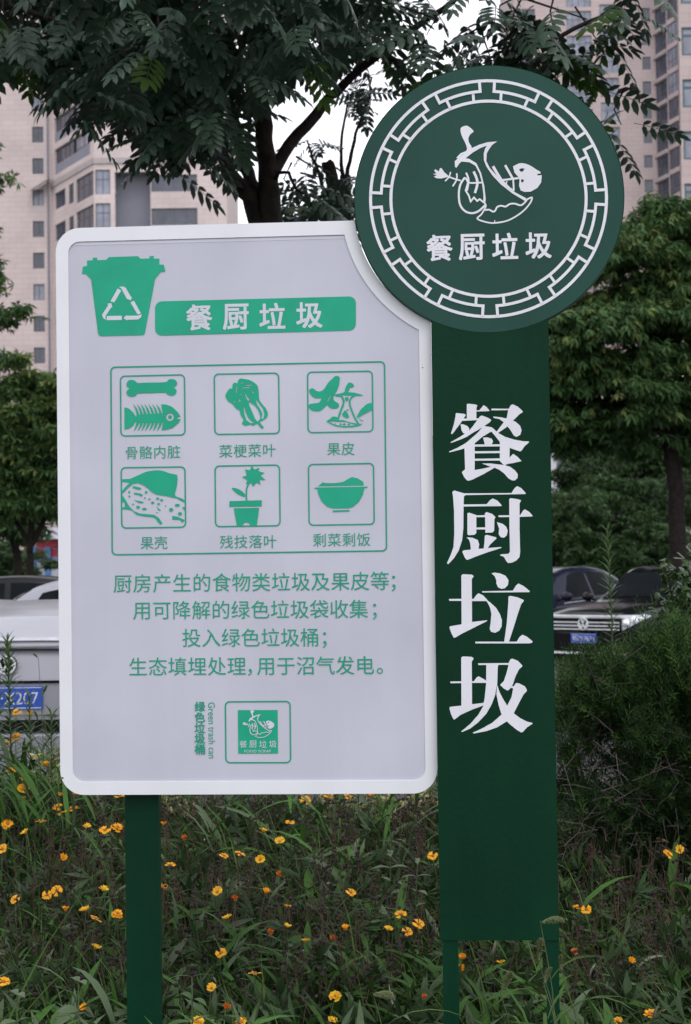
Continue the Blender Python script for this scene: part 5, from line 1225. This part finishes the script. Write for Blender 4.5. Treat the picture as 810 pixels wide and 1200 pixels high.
# --- single weeds that stand out
def tufted_stem(name, label, base, top, nleaf, L, W, mleaf, cat='weed', group=None, spread=(.2, 1.0), head=None, bendy=0.):
    """a tall stem with narrow leaves all round"""
    root = empty(name, (base[0], base[1], 0), 0, label, cat, group); b = MB(); B, T = Vector((base[0], base[1], 0)), Vector(top)
    mid = (B+T)/2+Vector((bendy, 0, 0)); limb(b, [B, mid, T], .006, .0025, 6); b.build('stem', m_stem, root)
    t = spread[0]+(spread[1]-spread[0])*np.linspace(0, 1, nleaf); P = np.array([(B*(1-q)**2+mid*2*q*(1-q)+T*q*q) if bendy else B.lerp(T, q) for q in t])
    a = np.arange(nleaf)*2.4; el = .35+.75*t**3; D = np.stack([np.cos(a)*np.cos(el), np.sin(a)*np.cos(el), np.sin(el)], 1)
    tv, tf = strip(L, W, .5, 4); V, F = scatter(tv, tf, P, frames(D, rs.randn(nleaf)*.2), (1.05-.55*t)*rs.uniform(.8, 1.2, nleaf)); link('leaves', npmesh('lv', V, F), mleaf, root); hang(root); return root
m_weed = M('weed_leaf', (.055, .115, .030), .5, .25, 6, transl=.25)
c = at(712, 622, 8.0); tufted_stem('horseweed', 'tall narrow leaved weed rising in front of the parked cars right of the sign', (c.x+.05, 8.0), c, 190, .125, .012, m_weed, spread=(.45, 1.0))
c = at(9, 752, 8.3); tufted_stem('horseweed', 'bushy topped weed in front of the silver car plate at the left edge', (c.x+.03, 8.3), c, 190, .14, .018, m_weed, spread=(.3, 1.0))
c = at(34, 815, 8.5); tufted_stem('horseweed', 'shorter bushy weed just right of the plate weed at the left edge', (c.x+.02, 8.5), c, 120, .13, .016, m_weed, spread=(.25, 1.0))
c = at(60, 835, 8.4); tufted_stem('horseweed', 'low bushy weed close to the left rim of the board', (c.x, 8.4), c, 120, .13, .016, m_weed, spread=(.2, 1.0))
c = at(-4, 800, 8.2); tufted_stem('horseweed', 'leafy weed cut off by the left edge of the photo', (c.x, 8.2), c, 130, .14, .017, m_weed, spread=(.25, 1.0))
def foxtail(label, tip, dirn, base, r=.010, L=.06):
    root = empty('foxtail_grass', (base[0], base[1], 0), 0, label, 'grass stalk', 'foxtail grass stalks'); T = Vector(tip); B = Vector((base[0], base[1], 0)); b = MB(); D = Vector(dirn).normalized()
    limb(b, [B, B.lerp(T, .5)+Vector((.02, 0, .03)), T-D*L*.55], .0022, .0012, 5); b.build('stem', m_stem, root)
    n = 420; t = rs.rand(n); a = rs.rand(n)*6.283; side = D.cross(Vector((0, 1, .2))).normalized(); up = side.cross(D)
    P = np.array([T+D*L*(q-.5)-up*.012*(q*2-1)**2 for q in t]); R_ = np.array([side*math.cos(x)+up*math.sin(x)+D*.9 for x in a])
    tv, tf = strip(.013, .0016, .2, 2); V, F = scatter(tv, tf, P, frames(R_, rs.rand(n)), (.5+.6*np.sin(np.pi*t))*r/.010)
    link('seed_head', npmesh('fox', V, F), m_fox, root)
    b = MB(); b.tube([T+D*L*(q-.5)-up*.012*(q*2-1)**2 for q in (0, .25, .5, .75, 1)], [.002, .0045, .005, .0045, .001], 6); b.build('spike', m_stem, root)
    tv, tf = strip(.26, .012, 1.2, 5); k = 4; P = np.array([B.lerp(T, q) for q in (.2, .4, .55, .72)]); a = rs.rand(k)*6.283; D_ = np.stack([np.cos(a)*.8, np.sin(a)*.8, np.ones(k)*.8], 1)
    V, F = scatter(tv, tf, P, frames(D_, np.zeros(k)), rs.uniform(.7, 1.1, k)); link('blades', npmesh('bl', V, F), m_blade, root); hang(root)
m_fox = M('foxtail_bristle', (.17, .20, .085), .7, .2, 10, transl=.3)
foxtail('foxtail head arching across the lower right corner of the green column', at(647, 1078, 4.72), (1, 0, .05), (.52, 4.75))
foxtail('upright foxtail head just below the column, beside its right leg', at(632, 1112, 4.74), (.1, 0, 1), (.58, 4.76))
foxtail('leaning foxtail head between the two column legs', at(593, 1150, 4.8), (.5, 0, .9), (.42, 4.8), .012)
foxtail('foxtail head crossing the right leg of the column', at(641, 1142, 4.72), (.4, 0, .9), (.56, 4.7), .008, .045)
foxtail('small foxtail head right of the column leg', at(657, 1127, 4.74), (0, 0, 1), (.64, 4.74), .007, .04)
foxtail('drooping foxtail between the posts near the left column leg', at(450, 1165, 4.9), (1, 0, -.2), (.05, 4.9), .012)
foxtail('arching foxtail in front of the silver car bumper', at(60, 838, 8.2), (1, 0, -.1), (-1.45, 8.2))
foxtail('thin foxtail with a bent tip in front of the silver car boot', at(42, 768, 8.3), (-.6, 0, .5), (-1.48, 8.3), .005, .03)
foxtail('foxtail beside the number plate of the silver car', at(52, 809, 8.25), (.5, 0, .9), (-1.46, 8.25), .008)
def blade(label, pts, w):
    b = MB(); P = [Vector(p) for p in pts]; P = [P[0].lerp(P[1], i/8)+Vector((0, 0, .05*math.sin(math.pi*i/8))) for i in range(9)]
    vs = []
    for i, p in enumerate(P): k = w*(1-(i/8)**2*.9)/2; vs += [p+Vector((k*.6, 0, k*.8)), p, p-Vector((k*.6, 0, -k*.2))]
    b.add(vs, [q for i in range(8) for q in ((3*i, 3*i+1, 3*i+4, 3*i+3), (3*i+1, 3*i+2, 3*i+5, 3*i+4))]); tag(b.build('grass_blade', m_blade), label, 'grass blade', 'long grass blades at the lower left')
g0 = at(2, 1180, 4.75); g1 = at(6, 1190, 4.75)
blade('long steep pale grass blade leaning right at the lower left corner', [(g0.x-.05, 4.75, g0.z-.2), at(103, 1040, 4.75)], .014)
blade('long flatter grass blade crossing low at the lower left corner', [(g1.x-.10, 4.70, g1.z-.2), at(150, 1078, 4.72)], .010)
def leafy(name, label, base, H, n, L, W, mleaf, lean=0, cat='weed'):
    root = empty(name, (base[0], base[1], 0), 0, label, cat); b = MB(); B = Vector((base[0], base[1], 0)); T = Vector((base[0]+lean, base[1], H)); limb(b, [B, B.lerp(T, .5), T], .004, .0018, 6); b.build('stem', m_stem, root)
    q = np.repeat(np.linspace(.3, 1, n), 2); P = np.array([B.lerp(T, t) for t in q]); a = np.arange(2*n)*math.pi+np.repeat(np.arange(n)*1.3, 2); D = np.stack([np.cos(a), np.sin(a)*.8, np.full(2*n, .35)], 1)
    tv, tf = strip(L, W, .8, 5); V, F = scatter(tv, tf, P, frames(D, rs.randn(2*n)*.2), (1.2-.6*q)); link('leaves', npmesh('lf', V, F), mleaf, root); hang(root)
m_ovate = M('ovate_leaf', (.085, .125, .060), .5, .25, 8, transl=.25)
c = at(457, 985, 6.6); leafy('leafy_weed', 'pale green weed with paired oval leaves left of the column foot', (c.x, 6.6), c.z, 8, .11, .038, m_ovate)
c = at(480, 1010, 6.4); leafy('leafy_weed', 'dusty reddish weed with paired leaves beside the pale green one', (c.x, 6.4), c.z, 7, .10, .034, m_lance2, .03)
c = at(92, 1150, 4.75); leafy('leafy_weed', 'low broad leaved nettle like weed at the bottom left of the left post', (c.x, 4.75), c.z, 5, .085, .045, m_ovate)
c = at(20, 1165, 4.7); leafy('leafy_weed', 'low broad leaved weed in the bottom left corner', (c.x, 4.7), c.z, 5, .08, .04, m_ovate)
c = at(225, 1145, 4.8); leafy('leafy_weed', 'low green weed just right of the left post foot', (c.x, 4.8), c.z, 6, .12, .03, m_weed)
# thin forked dry stems in the middle of the bed
def forked(label, base, ends, Y):
    root = empty('dry_forked_stem', (base[0], base[1], 0), 0, label, 'stem', 'thin forked stems between the posts'); B = Vector((base[0], base[1], 0)); F_ = at(*ends[0], Y)
    b = MB(); limb(b, [B, B.lerp(F_, .6)+Vector((.01, 0, 0)), F_], .0028, .002, 5); b.build('stem', m_dry, root)
    for e in ends[1:]:
        b = MB(); T = at(*e, Y+rs.randn()*.1); limb(b, [F_, F_.lerp(T, .5)+Vector((0, 0, .012)), T], .0018, .001, 4); b.build('twig', m_dry, root)
    hang(root)
c = at(400, 1150, 5.6)
forked('thin pale forked stem spreading widely between the posts', (c.x+.05, 5.6), [(398, 1110), (338, 1020), (357, 1012), (300, 1085), (448, 1068), (375, 1050)], 5.6)
forked('thin brown forked stem right of the pale one', (c.x+.12, 5.55), [(415, 1150), (435, 1130), (390, 1155), (452, 1118), (420, 1010)], 5.55)

# --- conifer bush and broadleaf shrub at the right
def needle_spray():
    parts = []
    for k in range(13):
        t = k/12; a = k*2.4; el = .75
        v = np.array([(0, 0, 0), (.022, .0026, 0), (.046, 0, .003), (.022, -.0026, 0)])*(1-.45*t)
        ce, se = math.cos(el), math.sin(el); v = v @ np.array([[ce, 0, se], [0, 1, 0], [-se, 0, ce]])
        ca, sa = math.cos(a), math.sin(a); v = v @ np.array([[1, 0, 0], [0, ca, sa], [0, -sa, ca]])
        parts.append((v+np.array([.085*t, 0, 0]), np.array([(0, 1, 2), (0, 2, 3)])))
    return merge(parts)
YJ = 7.3
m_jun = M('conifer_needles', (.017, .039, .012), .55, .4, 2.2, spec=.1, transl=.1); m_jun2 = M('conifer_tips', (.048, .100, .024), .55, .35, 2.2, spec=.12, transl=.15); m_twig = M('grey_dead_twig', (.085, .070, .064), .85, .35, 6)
jb = at(745, 1010, YJ); jroot = empty('conifer_bush', (jb.x, YJ, 0), 0, 'large dark conifer bush with bare grey twigs right of the sign column', 'bush')
k = YJ/FPX
JB = [((at(690, 836, YJ)), (52*k, .30, 44*k)), (at(748, 808, YJ), (56*k, .34, 48*k)), (at(805, 790, YJ), (58*k, .34, 52*k)), (at(680, 880, YJ+.1), (50*k, .32, 60*k)), (at(770, 880, YJ+.1), (85*k, .40, 80*k)), (at(840, 850, YJ), (60*k, .4, 95*k)), (at(720, 950, YJ+.15), (70*k, .30, 60*k)), (at(800, 955, YJ+.15), (70*k, .34, 60*k))]
JB.append((at(706, 800, YJ), (24*k, .12, 26*k)))
JB = [(tuple(c), r_) for c, r_ in JB]
cc = crown_points(JB, 135, .6); k_c = rs.randint(0, len(cc), 20000); P = cc[k_c]+rs.randn(20000, 3)*np.array([.050, .045, .040])*(.6+.9*((k_c*7919) % 97)/97)[:, None]; low_ = P[:, 2] < at(740, 850, YJ).z
P = P[(~low_) | (rs.rand(len(P)) < .62)]; P = P[P[:, 2] > .12]
lim = np.array([(p[0]/p[1])*FPX+CX for p in P]); P = P[(lim > 648)]
cen = np.array([jb.x, YJ+.1, .5]); D = (P-cen)*np.array([.7, .8, .4])+np.array([0, 0, .40])+rs.randn(len(P), 3)*.3
tv, tf = needle_spray(); V, F = scatter(tv, tf, P, frames(D, rs.rand(len(P))*6), rs.uniform(.6, 1.15, len(P)))
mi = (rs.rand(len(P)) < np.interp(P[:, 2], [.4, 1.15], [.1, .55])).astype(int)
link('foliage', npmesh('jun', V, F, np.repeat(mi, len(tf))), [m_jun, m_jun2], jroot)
b = MB()
for q in range(9): x = rs.uniform(675, 820); c = at(x, 960, YJ+.1); limb(b, [(c.x, YJ+.1, 0), (c.x+rs.randn()*.05, YJ+.05, .3), (c.x+rs.randn()*.12, YJ, .65), (c.x+rs.randn()*.2, YJ-.1, .95)], .014, .004, 6, .006)
b.build('trunk', m_bark, jroot, True)
b = MB()
for q in range(170):
    x, y = (rs.uniform(655, 815), rs.uniform(850, 1000)) if q > 45 else ((rs.normal(692, 10), rs.uniform(785, 815)) if q < 18 else (rs.uniform(690, 800), rs.uniform(790, 870)))
    p = at(x, y, YJ-.30+rs.rand()*.25); d = Vector((rs.randn(), rs.randn()*.4, rs.randn()*.7)).normalized()*rs.uniform(.06, .20); m_ = p+d*.5+Vector(rs.randn(3)*.015)
    b.tube([p, m_, p+d], [.0018, .0014, .0008], 4, 0, False); b.tube([m_, m_+Vector((d.z, d.y, d.x))*.35], [.0016, .0008], 3, 0, False)
tag(b.build('dead_twigs', m_twig, jroot), kind='stuff'); hang(jroot)
YQ = 7.75
m_pho = M('glossy_shrub_leaf', (.030, .066, .014), .3, .4, 3, spec=.45, transl=.12); m_phr = M('red_young_leaf', (.20, .035, .02), .4, .3, 5, transl=.2)
pb = at(812, 900, YQ); proot = empty('glossy_shrub', (pb.x, YQ, 0), 0, 'glossy oval leaved shrub with a reddish tip at the right edge', 'shrub'); k = YQ/FPX
PB = [(tuple(at(808, 700, YQ)), (34*k, .22, 42*k)), (tuple(at(795, 735, YQ)), (34*k, .2, 30*k)), (tuple(at(830, 690, YQ)), (40*k, .25, 55*k)), (tuple(at(782, 668, YQ)), (13*k, .08, 16*k)), (tuple(at(835, 780, YQ)), (50*k, .28, 60*k))]
P = crown_points(PB, 1500, .3); tv, tf = leaflet(.055, .026, .010); tf = tri_fix(tf)
D = rs.randn(len(P), 3)+np.array([-.1, -.3, -.1]); V, F = scatter(tv, tf, P, frames(D, rs.randn(len(P))*.6), rs.uniform(.6, 1.15, len(P)))
red = (np.linalg.norm(P-np.array(at(780, 662, YQ)), axis=1) < .022).astype(int); link('foliage', npmesh('pho', V, F, np.repeat(red, len(tf))), [m_pho, m_phr], proot)
b = MB()
for x, y in ((782, 655), (800, 665), (815, 650), (795, 720), (830, 650), (778, 740)):
    T = at(x, y, YQ); limb(b, [(pb.x, YQ, 0), Vector((pb.x, YQ, 0)).lerp(T, .5)+Vector((.03, 0, .05)), T], .009, .002, 5, .003)
b.build('stems', m_bark, proot, True); hang(proot)
